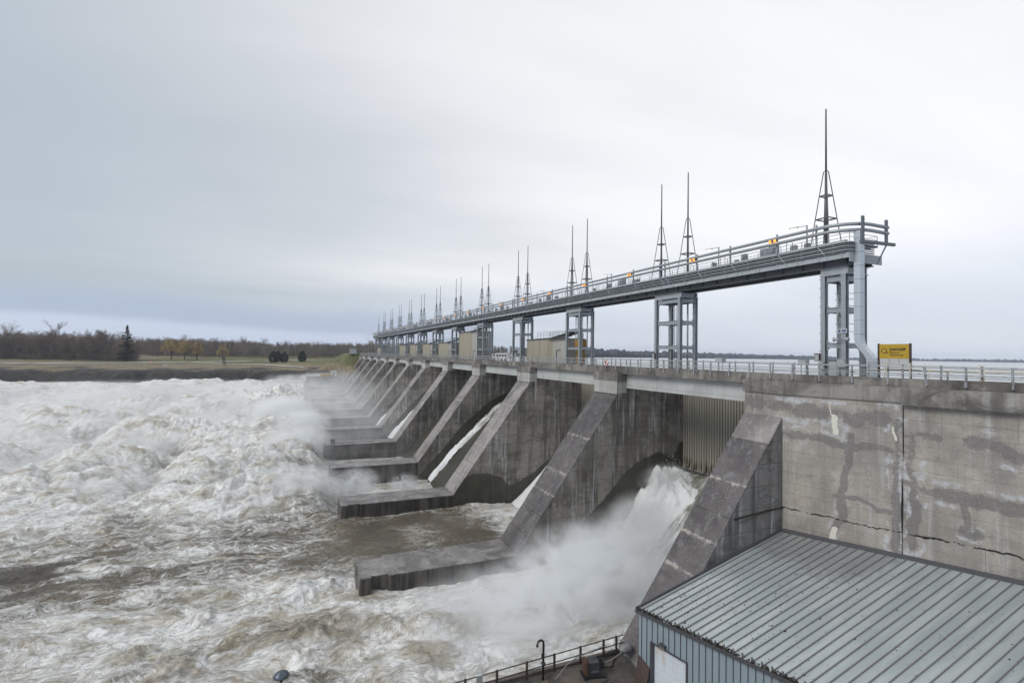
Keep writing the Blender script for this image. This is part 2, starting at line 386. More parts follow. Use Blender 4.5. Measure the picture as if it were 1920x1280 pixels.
def m_land():
    m = Mat('bank_ground'); p = m.pos(); z = m.xyz(p)[2]; L = m.attr('lawn')
    n = m.noise(p, .05, 6, .65, .5); n2 = m.noise(p, .5, 6, .7)
    dry = m.mix(m.sm(n2, .35, .65), (.13,.103,.065), (.25,.205,.125))
    grn = m.mix(m.sm(m.noise(p, .03, 5, .6), .35, .65), (.085,.095,.032), (.15,.135,.055))
    c = m.mix(m.sm(m.math('ADD', L, m.math('MULTIPLY_ADD', n, .6, -.3)), .35, .65), dry, grn)
    c = m.mix(m.attr('rockface'), c, m.mix(m.sm(m.noise(m.mul(p, (.5,.5,3.)), .6, 6, .7), .4, .65), (.026,.023,.021), (.07,.062,.055)))
    return m.bsdf(Base_Color=c, Roughness=.95, Normal=m.bump(n2, .5, .4))
M['land'] = m_land()
M['gravel'] = simple('pale_gravel', (.42,.41,.39), .9, 0, .15, .6)
M['bark'] = simple('bark', (.075,.062,.055), .9)
def leafmat(name, a, b, sc=.25):
    m = Mat(name); p = m.pos(); n = m.noise(p, sc, 4, .6); n2 = m.noise(p, 2.2, 2)
    c = m.mix(m.sm(n, .35, .65), a, b); k = m.math('MULTIPLY_ADD', n2, .8, .6)
    c = m.mix(1., c, m.n('ShaderNodeCombineColor', {0: k, 1: k, 2: k}), 'MULTIPLY')
    return m.bsdf(Base_Color=c, Roughness=.9, Specular_IOR_Level=.1)
M['twig'] = leafmat('bare_twigs', (.15,.118,.097), (.27,.215,.175), .05)
M['twigpale'] = leafmat('pale_bare_twigs', (.17,.145,.13), (.25,.22,.195), .1)
M['needle'] = leafmat('pine_needles', (.022,.032,.014), (.05,.06,.022), .4)
M['cedar'] = leafmat('cedar_foliage', (.018,.024,.013), (.04,.046,.02), .5)
M['spruce'] = leafmat('spruce_foliage', (.02,.028,.018), (.035,.04,.022), .1)
M['willow'] = leafmat('willow_strands', (.29,.21,.10), (.43,.325,.165), .3)
M['farwood'] = leafmat('far_wood', (.06,.058,.066), (.10,.092,.098), .02)

# ------------------------------------------------------------------ camera, sky, sun
CAM = Vector((-33.96, -25.0, 1.5)); PSI, ROLL, PITCH = .39926, .01476, .02546
fw = Vector((math.sin(PSI), math.cos(PSI), 0)); rt = Vector((math.cos(PSI), -math.sin(PSI), 0)); upv = Vector((0, 0, 1))
Fv = fw*math.cos(PITCH) + upv*math.sin(PITCH); Uv = upv*math.cos(PITCH) - fw*math.sin(PITCH)
Rv = rt*math.cos(ROLL) + Uv*math.sin(ROLL); Vv = Uv*math.cos(ROLL) - rt*math.sin(ROLL)
cd = bpy.data.cameras.new('camera'); cam = bpy.data.objects.new('camera', cd); COL.objects.link(cam)
cam.matrix_world = Matrix(((Rv.x, Vv.x, -Fv.x, CAM.x), (Rv.y, Vv.y, -Fv.y, CAM.y), (Rv.z, Vv.z, -Fv.z, CAM.z), (0, 0, 0, 1)))
cd.sensor_width = 36; cd.lens = 947.2/1920*36; cd.clip_start = .1; cd.clip_end = 30000
S.camera = cam
S.view_settings.view_transform = 'Standard'; S.view_settings.look = 'None'; S.view_settings.exposure = .12; S.view_settings.gamma = 1
S.render.engine = 'CYCLES'
cy = S.cycles; cy.max_bounces = 11; cy.diffuse_bounces = 3; cy.glossy_bounces = 3; cy.volume_bounces = 8; cy.transparent_max_bounces = 8
cy.use_denoising = True; cy.use_adaptive_sampling = True; cy.adaptive_threshold = .015
cy.volume_step_rate = 1.0; cy.volume_max_steps = 256; cy.caustics_reflective = False; cy.caustics_refractive = False

SUN_AZ, SUN_EL = R(-98), R(40)         # veiled sun, downstream of the dam
w = bpy.data.worlds.new('World'); S.world = w; w.use_nodes = True
class WMat(Mat):
    def __init__(s, t): s.t = t; s._p = None
wt = WMat(w.node_tree); w.node_tree.nodes.clear()
d = wt.n('ShaderNodeTexCoord', out=0)
dx, dy, dz = wt.xyz(d)
sky = wt.n('ShaderNodeTexSky', sky_type='NISHITA', sun_disc=False, sun_elevation=SUN_EL, sun_rotation=SUN_AZ)
bv = Vector((math.sin(PSI+R(32))*math.cos(R(30)), math.cos(PSI+R(32))*math.cos(R(30)), math.sin(R(30))))
dot = wt.n('ShaderNodeVectorMath', {0: d, 1: tuple(bv)}, out=1, operation='DOT_PRODUCT')
zc = wt.math('MAXIMUM', dz, .0)
den = wt.math('ADD', zc, .16)
pl = wt.n('ShaderNodeCombineXYZ', {0: wt.math('DIVIDE', dx, den), 1: wt.math('DIVIDE', dy, den), 2: 0.})
rotm = wt.n('ShaderNodeMapping', {'Vector': pl, 'Rotation': (0, 0, R(35)), 'Scale': (.26, .9, 1)})
cn = wt.noise(rotm, .5, 5, .52, .6); cn2 = wt.noise(rotm, 1.7, 5, .55, .3)
s0 = wt.math('ADD', wt.math('MULTIPLY_ADD', dot, .6, .4), wt.math('ADD', wt.math('MULTIPLY_ADD', cn, .78, -.40), wt.math('MULTIPLY_ADD', cn2, .08, -.04)))
rp = wt.t.nodes.new('ShaderNodeValToRGB'); wt.t.links.new(s0, rp.inputs[0])
el = rp.color_ramp.elements
stops = [(0., (.74,.76,.78)), (.22, (.62,.65,.68)), (.42, (.385,.435,.48)), (.58, (.435,.485,.53)), (.72, (.56,.587,.617)), (.85, (.745,.753,.772)), (.95, (.86,.857,.87)), (1., (.89,.885,.895))]
el[0].position, el[0].color = stops[0][0], (*stops[0][1], 1); el[1].position, el[1].color = stops[-1][0], (*stops[-1][1], 1)
for ps, c in stops[1:-1]:
    e = el.new(ps); e.color = (*c, 1)
cloud = rp.outputs[0]
elev = wt.math('ADD', dz, wt.math('MULTIPLY_ADD', wt.noise(wt.mul(d, (3., 3., 1.)), 1.6, 5, .6), .05, -.025))
lat = wt.n('ShaderNodeVectorMath', {0: d, 1: tuple(rt)}, out=1, operation='DOT_PRODUCT')
# slate band under the cloud deck, lower and darker to the left, with a paler gap below it on the left
hi = wt.math('MULTIPLY_ADD', lat, .10, .17)
band = wt.math('SUBTRACT', 1., wt.n('ShaderNodeMapRange', {0: elev, 1: .045, 2: hi, 3: 0., 4: 1.}, interpolation_type='SMOOTHSTEP'))
cloud = wt.mix(wt.math('MULTIPLY', band, .66), cloud, (.46, .52, .635))
gap_top = wt.math('MULTIPLY_ADD', lat, -.048, .021)
gap = wt.sm(wt.math('SUBTRACT', gap_top, wt.math('ADD', dz, wt.math('MULTIPLY_ADD', wt.noise(d, 9., 4, .5), .016, -.008))), -.004, .012)
dk = wt.math('MULTIPLY', wt.sm(wt.math('SUBTRACT', wt.math('MULTIPLY_ADD', lat, -.03, .062), elev), -.02, .02), wt.sm(lat, .1, -.35))
cloud = wt.mix(wt.math('MULTIPLY', dk, .6), cloud, (.33, .40, .56))
cloud = wt.mix(wt.math('MULTIPLY', gap, .9), cloud, (.52, .59, .73))
mixs = wt.mix(1., cloud, wt.mix(1., sky, (.012, .012, .012), 'MULTIPLY'), 'ADD')
bg = wt.n('ShaderNodeBackground', {'Color': mixs, 'Strength': 1.})
wo = wt.t.nodes.new('ShaderNodeOutputWorld'); wt.t.links.new(bg, wo.inputs[0])
sl = bpy.data.lights.new('sun', 'SUN'); sl.energy = 1.5; sl.angle = R(24); sl.color = (1, .96, .9)
so = bpy.data.objects.new('sun', sl); COL.objects.link(so)
sd = Vector((math.sin(SUN_AZ)*math.cos(SUN_EL), math.cos(SUN_AZ)*math.cos(SUN_EL), math.sin(SUN_EL)))
so.rotation_euler = sd.to_track_quat('Z', 'Y').to_euler()

# ------------------------------------------------------------------ profiles of the dam
ZT, ZB, SB, EB = -3.02, -19.52, 12.24, 28.35       # slope top / wall top heights, slope foot and wall end (downstream)
def pier_u(k): return (24.*k, 24.*k + 4.98) if k else (2.45, 5.95)
WATER = -21.4
OGEE_HI = [(10, -7.2), (7.5, -7.6), (4.6, -8.7), (2.4, -10.3), (.2, -12.3), (-4.2, -16.3), (-8.5, -20.8), (-11, -23.5)]
OGEE_LO = [(10, -13.2), (8, -13.5), (5.7, -15.0), (3.6, -17.0), (1.5, -19.0), (-1, -21.2), (-4, -23.5)]
def ogee(k): return OGEE_LO if k <= 2 else OGEE_HI
STAIN = {1: [(-30, -30), (-9, -21), (-1.15, -14.2), (.64, -12.4), (2.5, -11.), (4.4, -10.2), (6.3, -10.), (8.1, -10.9), (8.9, -9.), (9.5, -8.7)],
         2: [(-30, -24), (-14, -21), (-10.4, -17.1), (-9, -16.65), (-6.4, -16.85), (-4.6, -17.6), (-3.2, -18.9), (-1.4, -18.2), (.85, -17.1), (3.7, -15.2), (7, -12.8), (10, -12)],
         3: [(-30, -30), (-12, -22), (-6.4, -16.1), (-4.3, -13.6), (-2.1, -11.6), (.7, -9.3), (3.6, -7.4), (6.5, -6.1), (10, -5.5)]}

# ------------------------------------------------------------------ river
UPWELL = [(-30.7, 18.2, 3.4), (-33.8, 19.2, 2.6), (-42.5, 17.2, 2.6), (-38., 17.8, 1.8), (-36.5, 23., 2.4), (-25.5, 12.5, 2.6), (-47, 22.5, 2.2), (-29, 24.5, 1.8), (-22, 16.5, 2.)]
SPLASH = []     # (x, y, height, rx, ry)  plunging heaps of white water
def river_fields(X, Y):
    wx = X + 3.5*fbm(X*.06, Y*.06, 3); wy = Y + 3.5*fbm(X*.06+50, Y*.06, 3)
    yb = 50 + .10*(X+40) + 6*fbm(X*.05, Y*.02+9, 2)                    # start of the boiling reach
    boil = sstep(-6, 14, Y - yb) * sstep(-12, -34, X) * sstep(400, 350, Y)
    boil = boil*np.maximum(sstep(-25, -33, X + 3*fbm(X*.1, Y*.1, 3)), .75*sstep(150, 190, Y))
    b1 = billow(wx*.045, wy*.085, 2, .5); b2 = billow(wx*.17, wy*.22, 3, .6)
    lf = fbm(X*.028, Y*.032, 3); fine = billow(wx*.55, wy*.66, 3, .5)
    hh = 6.6*(b1-.27) + 2.0*(b2-.25) + 1.8*lf
    H = boil*(hh + .55*(fine-.25) + .5)
    # foreground: long smooth swells and small chop, brown upwellings
    calm = 1-boil
    sw = fbm(wx*.09+7, wy*.16, 3)
    H += calm*(.75*sw + .7*(billow(wx*.22, wy*.36, 4, .6)-.25) + .12*fbm(wx*1.6, wy*2.2, 4))
    up = sstep(.30, .62, fbm(wx*.085+3, wy*.11+40, 2)*1.5) * sstep(36, 26, Y) * sstep(-12, -24, X)
    H += up*(.6 + 1.3*(billow(wx*.34, wy*.42, 4, .65)-.2))
    # foam cover
    foam = .62 + .46*fbm(wx*.06, wy*.12+20, 5)
    jet = np.exp(-((Y-15.5)/9.)**2) * sstep(-42, -8, X)                  # white tongue out of the near bay
    foam += .42*jet
    foam += .14*sstep(40, 10, Y)*sstep(-70, -25, X) + .25*np.exp(-((Y-31+.1*(X+30))/3.5)**2)*sstep(-46,-33,X)*sstep(-26,-30,X)
    dark = np.exp(-((Y - (39 + .05*(X+40) + 9*fbm(X*.05, Y*.07+3, 3)))/6.0)**2) * sstep(-22, -30, X)   # brown smooth tongue
    foam -= .62*dark*np.clip(1+2.2*fbm(X*.08+4, Y*.22, 4), .1, 1.5)
    wb = X + 5*fbm(X*.12, Y*.12+5, 3); bay2 = sstep(-34, -24, wb)*sstep(28, 31, Y)*sstep(49, 47, Y)
    foam = foam*(1-bay2) + bay2*(.13 + .9*sstep(-15, -4, X + 3*fbm(X*.15, Y*.15, 3)) + .35*fbm(X*.16, Y*.2, 4))
    H = H*(1-.6*bay2)
    foam -= .16*up
    foam = foam*(1-boil) + boil*np.clip(.33 + .30*hh + 1.2*(fine-.25) + .35*lf + .95*fbm(wx*.07+3, wy*.2, 5), .05, 1.2)
    sp = boil*sstep(.1, .8, lf + .5*fbm(X*.09+8, Y*.09, 3) + .22*hh)*.5
    silt = np.zeros_like(X)
    for (ux, uy, ur) in UPWELL:
        g = np.exp(-(np.hypot(wx-ux-1.2, (wy-uy)*1.25)/ur)**2.6); bb = billow(wx*.55, wy*.62, 4, .6)
        H += g*(.15 + .75*(bb-.18)); silt = np.maximum(silt, g*(.8+.9*(bb-.2))); foam = foam*(1-.25*g)
    river_fields.silt = silt
    for (sx, sy, h, rx, ry) in SPLASH:
        g = np.exp(-(((X-sx)/rx)**2 + ((Y-sy)/ry)**2))
        H += h*g*(.42 + 1.1*billow(wx*.26, wy*.30, 3, .5))
        foam = np.maximum(foam, 1.25*g); sp = np.maximum(sp, .95*sstep(.2, .6, g))
    edge = sstep(-1.0, 2.5, X+28.4)*boil
    H *= (1-.25*edge)
    inner = sstep(-31.5, -27, X)*sstep(50, 54, Y); H = H*(1-.55*inner) - 1.7*inner; foam = foam - .14*inner*sstep(110, 90, Y); sp = sp*(1-.8*inner)
    return H, foam, sp
SPLASH += [(-36, 97, 1.7, 6, 7), (-36, 125, 1.9, 8, 8), (-34, 61, 2.0, 6, 5), (-43, 56, 2.2, 9, 6), (-25, 61, 1.3, 3, 3), (-18, 57, 1.2, 3, 3), (-42, 152, 2, 11, 9),
           (-38, 205, 3.2, 14, 16), (-44, 262, 4, 18, 18), (-72, 70, 2.5, 14, 8), (-60, 120, 2.5, 18, 10), (-95, 95, 2.5, 20, 10), (-60, 230, 3., 14, 12), (-100, 150, 2.4, 22, 12), (-80, 190, 2.6, 20, 12)]
def spaced(a, b, c, s0, k):            # positions from a to b, spacing s0 at c growing with distance
    out = [a]; p = a
    while p < b:
        p += s0*max(1., abs(p-c)/k); out.append(p)
    return np.array(out)
gx = -spaced(2., 430., 20., .17, 34.)[::-1]; gy = spaced(-14., 400., 0., .14, 34.)
GX, GY = np.meshgrid(gx, gy, indexing='ij')
Hh, Ff, Ss = river_fields(GX, GY)
river = mesh_np('river_water', np.stack([GX, GY, WATER + Hh], -1).reshape(-1, 3), grid_faces(len(gx), len(gy)), M['water'], smooth=True, attrs={'foam': Ff, 'sprayfoam': Ss, 'silt': river_fields.silt})
tag(river, 'brown and white turbulent river water below the dam', None, kind='structure')

# ------------------------------------------------------------------ far bank
SH = [(-900, 600), (-400, 455), (-211, 403), (-140, 384), (-72, 379), (-45, 375), (-28, 373), (-16, 364), (-8, 340), (-1, 296), (80, 290)]
def shore(x): return np.interp(x, [a for a, b in SH], [b for a, b in SH])
def landH(X, Y):
    dd = Y - shore(X) + 9*fbm(X*.022, Y*.022, 4) + 3.5*fbm(X*.13, Y*.13, 3)
    z = np.interp(dd, [-20, -1, 2, 5, 9, 26, 48, 95, 150, 260, 600], [-27, -22.5, -18.5, -14.6, -13.0, -11.6, -9.6, -8.1, -6.8, -6.2, -4.])
    z = z + 1.2*sstep(-130, -20, X)*sstep(20, 70, dd) + .5*fbm(X*.06, Y*.06, 4)*sstep(3, 12, dd)
    mound = np.minimum(.5, .5 + (X+4)*.27) - np.maximum(0, Y-350)*.2 - np.maximum(0, 298-Y)*.9 - np.maximum(0, 16-dd)*.55*sstep(-6, -16, X) + .4*fbm(X*.1, Y*.1, 3)
    z = np.maximum(z, mound)
    return z
def shade_land(X, Y):
    dd = Y - shore(X)
    lawn = sstep(42, 58, dd + 8*fbm(X*.04, Y*.04, 3))*sstep(-190, -120, X) + .75*sstep(60, 75, dd)*sstep(140, 100, dd)
    lawn = np.maximum(lawn, sstep(-34, -28, X)*sstep(-9, -4, landH(X, Y)))
    rock = sstep(-11.6, -13.2, landH(X, Y) + 2.6*fbm(X*.05, Y*.05, 4))
    return np.clip(lawn, 0, 1), np.clip(rock, 0, 1)
tx = np.concatenate([np.linspace(-1500, -420, 40), np.arange(-415, 90, 1.6)]); ty = np.concatenate([np.arange(286, 520, 1.3), np.linspace(523, 1300, 60)])
TX, TY = np.meshgrid(tx, ty, indexing='ij'); TZ = landH(TX, TY); La, Ro = shade_land(TX, TY)
tag(mesh_np('bank_ground', np.stack([TX, TY, TZ], -1).reshape(-1, 3), grid_faces(len(tx), len(ty)), M['land'], smooth=True, attrs={'lawn': La, 'rockface': Ro}),
    'grassy far bank with a dark rocky edge above the river', None, kind='structure')
def lz(x, y): return float(landH(np.array([float(x)]), np.array([float(y)]))[0])
def road(name, pts, width, label):
    P = []
    for (x0, y0), (x1, y1) in zip(pts[:-1], pts[1:]):
        for t in np.linspace(0, 1, 14, endpoint=False): P.append((x0+(x1-x0)*t, y0+(y1-y0)*t))
    P.append(pts[-1]); vs = []; fs = []
    for i, (x, y) in enumerate(P):
        a = Vector(P[min(i+1, len(P)-1)]) - Vector(P[max(i-1, 0)]); nrm = Vector((-a.y, a.x)).normalized()*width/2
        for q in (-1, -.33, .33, 1):
            X, Y = x+nrm.x*q, y+nrm.y*q; vs.append((X, Y, max(lz(X, Y), lz(x, y)-.1)+.12))
    for i in range(len(P)-1):
        for j in range(3): fs.append((i*4+j, i*4+j+1, (i+1)*4+j+1, (i+1)*4+j))
    o = mesh_np(name, vs, fs, M['gravel'], smooth=True); return tag(o, label, kind='structure')
road('upper_road', [(-260, 452), (-150, 446), (-110, 452), (-85, 470), (-50, 478), (0, 470), (60, 462)], 7., 'pale road crossing the lawn in front of the woods')
road('shore_path', [(-112, 446), (-90, 432), (-70, 424), (-48, 414), (-30, 402)], 5., 'grey path running down across the bank')

# lake and the low shore beyond it
mb = MB(); mb.quad((13, -400, -2.4), (9000, -9000, -2.4), (9000, 12000, -2.4), (13, 12000, -2.4))
tag(mb.build('lake_water', M['lake']), 'calm pale lake behind the dam', kind='structure')
def dirpt(px, D):                       # ground point in compass direction px/947 right of the camera axis, D metres deep
    q = fw*D + rt*((px-960)/947.2*D); return CAM.x+q.x, CAM.y+q.y
mb = MB(); A = [(560, 900), (690, 620), (800, 760), (940, 830), (1130, 1050), (1260, 1450), (1400, 1950), (1700, 2700), (1920, 2500), (2150, 2200), (2500, 2000)]
near = [dirpt(px, D) for px, D in A]; far = [dirpt(px, D+1500) for px, D in A]
for i in range(len(A)-1):
    mb.quad((*near[i], -2.0), (*near[i+1], -2.0), (*far[i+1], 8), (*far[i], 8))
tag(mb.build('far_shore', simple('far_shore_ground', (.10,.095,.085), .95, 0, .2, .01)), 'low far shore across the lake', kind='structure')

# ------------------------------------------------------------------ the dam (one thing, many parts)
dam = empty('dam', (0, 0, 0), 'long concrete gated dam with sloping buttress piers and training walls', 'dam')
def pier_top(v):
    if v < -SB: return ZB
    if v < 0: return ZB + (v+SB)/SB*(ZT-ZB)
    return -1.42 if v < 1.25 else (-2.3 if v < 3.7 else -.08)
ORD = ['first','second','third','fourth','fifth','sixth','seventh','eighth','ninth','tenth','eleventh','twelfth','thirteenth']
def jag(pts, amp, step=.5):
    return pts
for k in range(1, 13):
    u0, u1 = pier_u(k)
    P = empty('pier', (0, 0, 0)); P.parent = dam
    # body: near side face as a fine grid carrying the wet stain, the rest plain
    vs = np.concatenate([np.arange(-SB, 0, .34 if k < 5 else 1.), [-.02]]); vs2 = np.concatenate([[0.0], np.arange(.3, 14.01, .4 if k < 5 else 1.4)])
    def side(va, topf, u, flip, nz):
        t = np.linspace(0, 1, nz); V, T = np.meshgrid(va, t, indexing='ij'); top = np.array([topf(v) for v in va])[:, None]
        Z = -23 + (top+23)*T
        sp = STAIN.get(k, STAIN[3]) if k != 4 else [(-30, -40), (10, -30)]
        cz = np.interp(V, [a for a, b in sp], [b for a, b in sp]); wet = (cz-Z)*1.1
        f = grid_faces(len(va), nz)
        return np.stack([V, np.full_like(V, u), Z], -1).reshape(-1, 3), (f if not flip else f[:, ::-1]), wet.ravel()
    nz = 60 if k < 5 else 16
    Vs, Fs, Ws = [], [], []; off = 0
    for va, tf in ((vs, lambda v: ZB+(v+SB)/SB*(ZT-ZB)), (vs2, lambda v: pier_top(v+.001) if v > 0 else ZT)):
        a, b, c = side(va, tf, u0, False, nz); Vs.append(a); Fs.append(b+off); Ws.append(c); off += len(a)
    # far side, back, top strips
    poly = [(-SB, ZB), (0, ZT), (0, -1.42), (1.25, -1.42), (1.25, -2.3), (3.7, -2.3), (3.7, -.08), (14, -.08), (14, -23), (-SB, -23)]
    ex = [(x, u1, z) for x, z in poly]; exn = [(x, u0, z) for x, z in poly]
    n0 = off; Vs.append(np.array(exn + ex)); Ws.append(np.full(2*len(poly), -5.)); n = len(poly)
    q = [(n0+i, n0+i+n, n0+(i+1) % n+n, n0+(i+1) % n) for i in range(2, n)]
    q += [(n0+n+6, n0+n+7, n0+n+8, n0+n+8), ]
    Fs.append(np.array(q[:-1]))
    Fs.append(np.array([(n0+n+1, n0+n+0, n0+n+9, n0+n+8), (n0+n+8, n0+n+7, n0+n+6, n0+n+5), (n0+n+5, n0+n+4, n0+n+1, n0+n+8), (n0+n+4, n0+n+3, n0+n+2, n0+n+1)]))
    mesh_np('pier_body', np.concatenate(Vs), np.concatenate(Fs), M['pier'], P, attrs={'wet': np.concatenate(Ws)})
    # weathered sloping face of the buttress, in lifts with open joints
    mb = MB(); cuts = [0, .3, .53, .66, .78, .9, 1.] if k % 2 else [0, .22, .47, .6, .74, .86, 1.]
    dirx, dirz = -SB, ZB-ZT; L = math.hypot(dirx, dirz); nx, nzz = -dirz/L*-1, SB/L
    for i in range(len(cuts)-1):
        a, b = cuts[i], cuts[i+1]-.0016
        p0 = (dirx*a, ZT+dirz*a); p1 = (dirx*b, ZT+dirz*b); h = .05 + (.012 if i % 2 else 0)
        nx_, nz_ = -(-dirz)/L, SB/L
        poly4 = [p0, p1, (p1[0]+nx_*h, p1[1]+nz_*h), (p0[0]+nx_*h, p0[1]+nz_*h)]
        mb.prism(poly4, u0-.004, u1+.004)
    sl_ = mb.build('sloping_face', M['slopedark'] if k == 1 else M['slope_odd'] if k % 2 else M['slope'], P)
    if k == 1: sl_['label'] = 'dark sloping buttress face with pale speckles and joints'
    mb = MB(); mb.box(-.06, 1.3, u0-.12, u1+.12, -1.41, -.42); mb.build('pier_cap', M['cap'], P)
    mb = MB(); mb.box(-.02, .02, u0+.06, u1-.06, ZT+.1, -1.41); mb.box(.0, 1.24, u0-.006, u0-.002, ZT+.25, -1.42); mb.build('pier_nose', M['nose'], P)
    # training wall downstream of the slope, with a stop-log slot before its blunt end
    mb = MB(); mb.box(-SB-.001, -25.6, u0, u1, -26, ZB); mb.box(-25.6, -27.2, u0+.35, u1-.35, -26, ZB-.02); mb.box(-27.2, -EB+.3, u0, u1, -26, ZB)
    mb.add([(-EB+.3,u0,-26),(-EB,u0+.3,-26),(-EB,u1-.3,-26),(-EB+.3,u1,-26),(-EB+.3,u0,ZB),(-EB+.15,u0+.3,ZB),(-EB+.15,u1-.3,ZB),(-EB+.3,u1,ZB)],
           [(0,1,5,4),(1,2,6,5),(2,3,7,6),(4,5,6,7)])
    mb.build('training_wall', M['wet_shade_wall'] if 'wet_shade_wall' in M else M['slope'], P)
for k in range(1, 13):          # bay k lies between pier k-1 and pier k
    a = pier_u(k-1)[1]; b = pier_u(k)[0]
    a0 = a if k > 1 else 5.95
    mb = MB(); mb.box(1.22, 1.9, a0+.01, b-.01, -2.22, -.58); mb.build('deck_beam', M['beam'], dam)
    pf = ogee(k); mb = MB()
    poly = pf + [(-11 if k > 2 else -4, -26), (10, -26)]
    mb.prism(poly, a0+.01, b-.01); mb.build('spillway_chute', M['chute'], dam)
    if k == 1:
        mb = MB(); n = 46
        for i in range(n):
            y0 = a0 + (b-a0)*i/n; y1 = a0+(b-a0)*(i+1)/n; m_ = y0+(y1-y0)*.55
            mb.box(9.5, 9.7, y0+.002, m_, -11.75, -1.); mb.box(9.64, 9.72, m_, y1+.002, -11.75, -1.)
        mb.box(9.42, 9.8, a0+.05, b-.05, -11.95, -11.75)
        g = mb.build('gate', M['gate'], dam); g['label'] = 'raised ribbed beige steel gate with water bursting out beneath'
    else:
        mb = MB(); zb = -10.6 if k == 2 else -7.3
        mb.box(9.5, 9.8, a0+.02, b-.02, zb, -.4)
        for i in range(1, 6): mb.box(9.4, 9.5, a0+.02, b-.02, zb+i*1.1, zb+i*1.1+.12)
        mb.build('gate', M['gate'] if k == 2 else M['steeldark'], dam)
# gate slot frames beside pier faces
# footbridge deck, kerb, and the far edge beam
AL = R(14); sa, ca = math.sin(AL), math.cos(AL)
def wp(s, off, z):                     # point on the angled abutment wall: s along it, off upstream of its face
    return (sa*s + ca*off, 2.45 - ca*s + sa*off, z)
SBEND = -1.4
def along(u_or_s, off, z):             # path following the dam, then bending along the abutment
    t = u_or_s
    if t >= 3.85: return (off, t, z)
    s = 2.45 - t
    return (sa*(s+1.4) + ca*off, 3.85 - ca*(s+1.4) + sa*off, z)
def strip(mb, t0, t1, o0, o1, z0, z1, step=None):
    ts = [t0] + ([3.85] if t0 < 3.85 < t1 else []) + [t1]
    for a, b in zip(ts[:-1], ts[1:]):
        P8 = [along(a if a != 3.85 or b > 3.85 else 3.85, o, z) for o, z in ((o0, z0), (o1, z0), (o1, z1), (o0, z1))]
        Q8 = [along(b, o, z) for o, z in ((o0, z0), (o1, z0), (o1, z1), (o0, z1))]
        mb.add(P8+Q8, [(0,1,2,3),(7,6,5,4),(0,4,5,1),(1,5,6,2),(2,6,7,3),(3,7,4,0)])
mb = MB(); strip(mb, -40, 294, .5, .9, -.575, .3); mb.build('kerb', M['curb'], dam)
mb = MB(); strip(mb, -40, 294, .9, 3.6, -.3, 0); mb.build('footbridge_deck', M['deck'], dam)
mb = MB(); strip(mb, -40, 294, 3.6, 3.9, -.5, .22); mb.build('kerb', M['curb'], dam)
mb = MB(); strip(mb, -40, 5.9, 3.95, 14., -1.6, -.35); mb.build('abutment_slab', M['deck'], dam)
mb = MB(); mb.box(13.2, 14.2, 5.9, 294, -1.9, -.5); mb.build('upstream_beam', M['curb'], dam)

# abutment: nearest buttress, the angled wall with its coping, cracks and leaks
AB = empty('abutment', (0, 0, 0)); AB.parent = dam
LN = {'vert1': [(4.52,-3.65),(4.43,-5.05),(4.18,-6.85),(3.98,-8.41),(4.06,-9.53),(3.61,-10.41)], 'top': [(.12,-4.25),(1.81,-4.09),(3.62,-4.42),(4.74,-4.5),(6.12,-4.4),(7.51,-4.53)],
 'mid': [(3.6,-8.0),(4.96,-7.93),(6.01,-8.34),(7.21,-8.3)], 'seaml': [(7.29,-2.81),(7.23,-4.58),(7.2,-6.26),(7.2,-8.13),(7.15,-10.47)],
 'seamr': [(8.0,-3.3),(7.85,-5.16),(8.05,-6.05),(8.0,-6.95),(8.0,-8.38),(7.9,-10.2)], 'rtop': [(7.67,-3.35),(8.82,-3.19),(9.2,-3.15)], 'rtop2': [(10.9,-3.2),(11.89,-3.49),(12.9,-3.9),(13.3,-3.5)],
 'rmid': [(7.66,-6.37),(8.72,-6.48),(10.03,-6.63),(11.25,-6.66),(12.98,-6.75)], 'fish': [(10.52,-6.8),(10.6,-7.7),(10.62,-8.24)], 'fish2': [(10.4,-8.6),(11.1,-8.55)]}
ss = np.arange(-3.5, 14.6, .055); zz = np.arange(-11.9, -.30, .055); SS, ZZ = np.meshgrid(ss, zz, indexing='ij')
jx = SS + .22*fbm(SS*1.1, ZZ*1.1, 4); jz = ZZ + .22*fbm(SS*1.1+30, ZZ*1.1, 4)
bd = np.zeros_like(SS); rim = np.zeros_like(SS)
for nm, pts in LN.items():
    wdt = {'vert1': .24, 'top': .3, 'mid': .13, 'seaml': .3, 'seamr': .34, 'rtop': .25, 'rtop2': .42, 'rmid': .34, 'fish': .2, 'fish2': .24}[nm]
    dd = seg_dist(jx, jz, pts); bd = np.maximum(bd, np.exp(-(dd/wdt)**2)); rim = np.maximum(rim, .85*np.exp(-((dd-1.75*wdt)/(.75*wdt))**2))
tb = np.exp(-((jz+2.2+.05*jx)/.62)**2)*sstep(7.7, 7.3, SS); bd = np.maximum(bd, .95*tb); rim = np.maximum(rim, .9*np.exp(-((jz+1.55)/.3)**2)*sstep(7.5, 7.2, SS))
rim = np.maximum(rim, .8*np.exp(-((jz+3.1)/.4)**2)*sstep(7.5, 6.5, SS)); rim *= (bd < .8)*sstep(-.30, .22, fbm(SS*.55+4, ZZ*.55, 3) + .25*fbm(SS*2, ZZ*2, 3)); bd *= .62+.75*sstep(-.3, .3, fbm(SS*.5, ZZ*.5+7, 3))
leak = np.zeros_like(SS)
for pts, wd in (([(3.27,-1.49),(3.30,-1.9),(3.40,-2.5)], .05), ([(3.55,-2.6),(3.62,-3.6)], .2), ([(3.62,-10.4),(3.42,-11.1)], .2), ([(7.05,-2.9),(7.15,-3.6)], .09)):
    leak = np.maximum(leak, np.exp(-(seg_dist(jx, jz, pts)/wd)**4))
gap = np.zeros_like(SS)
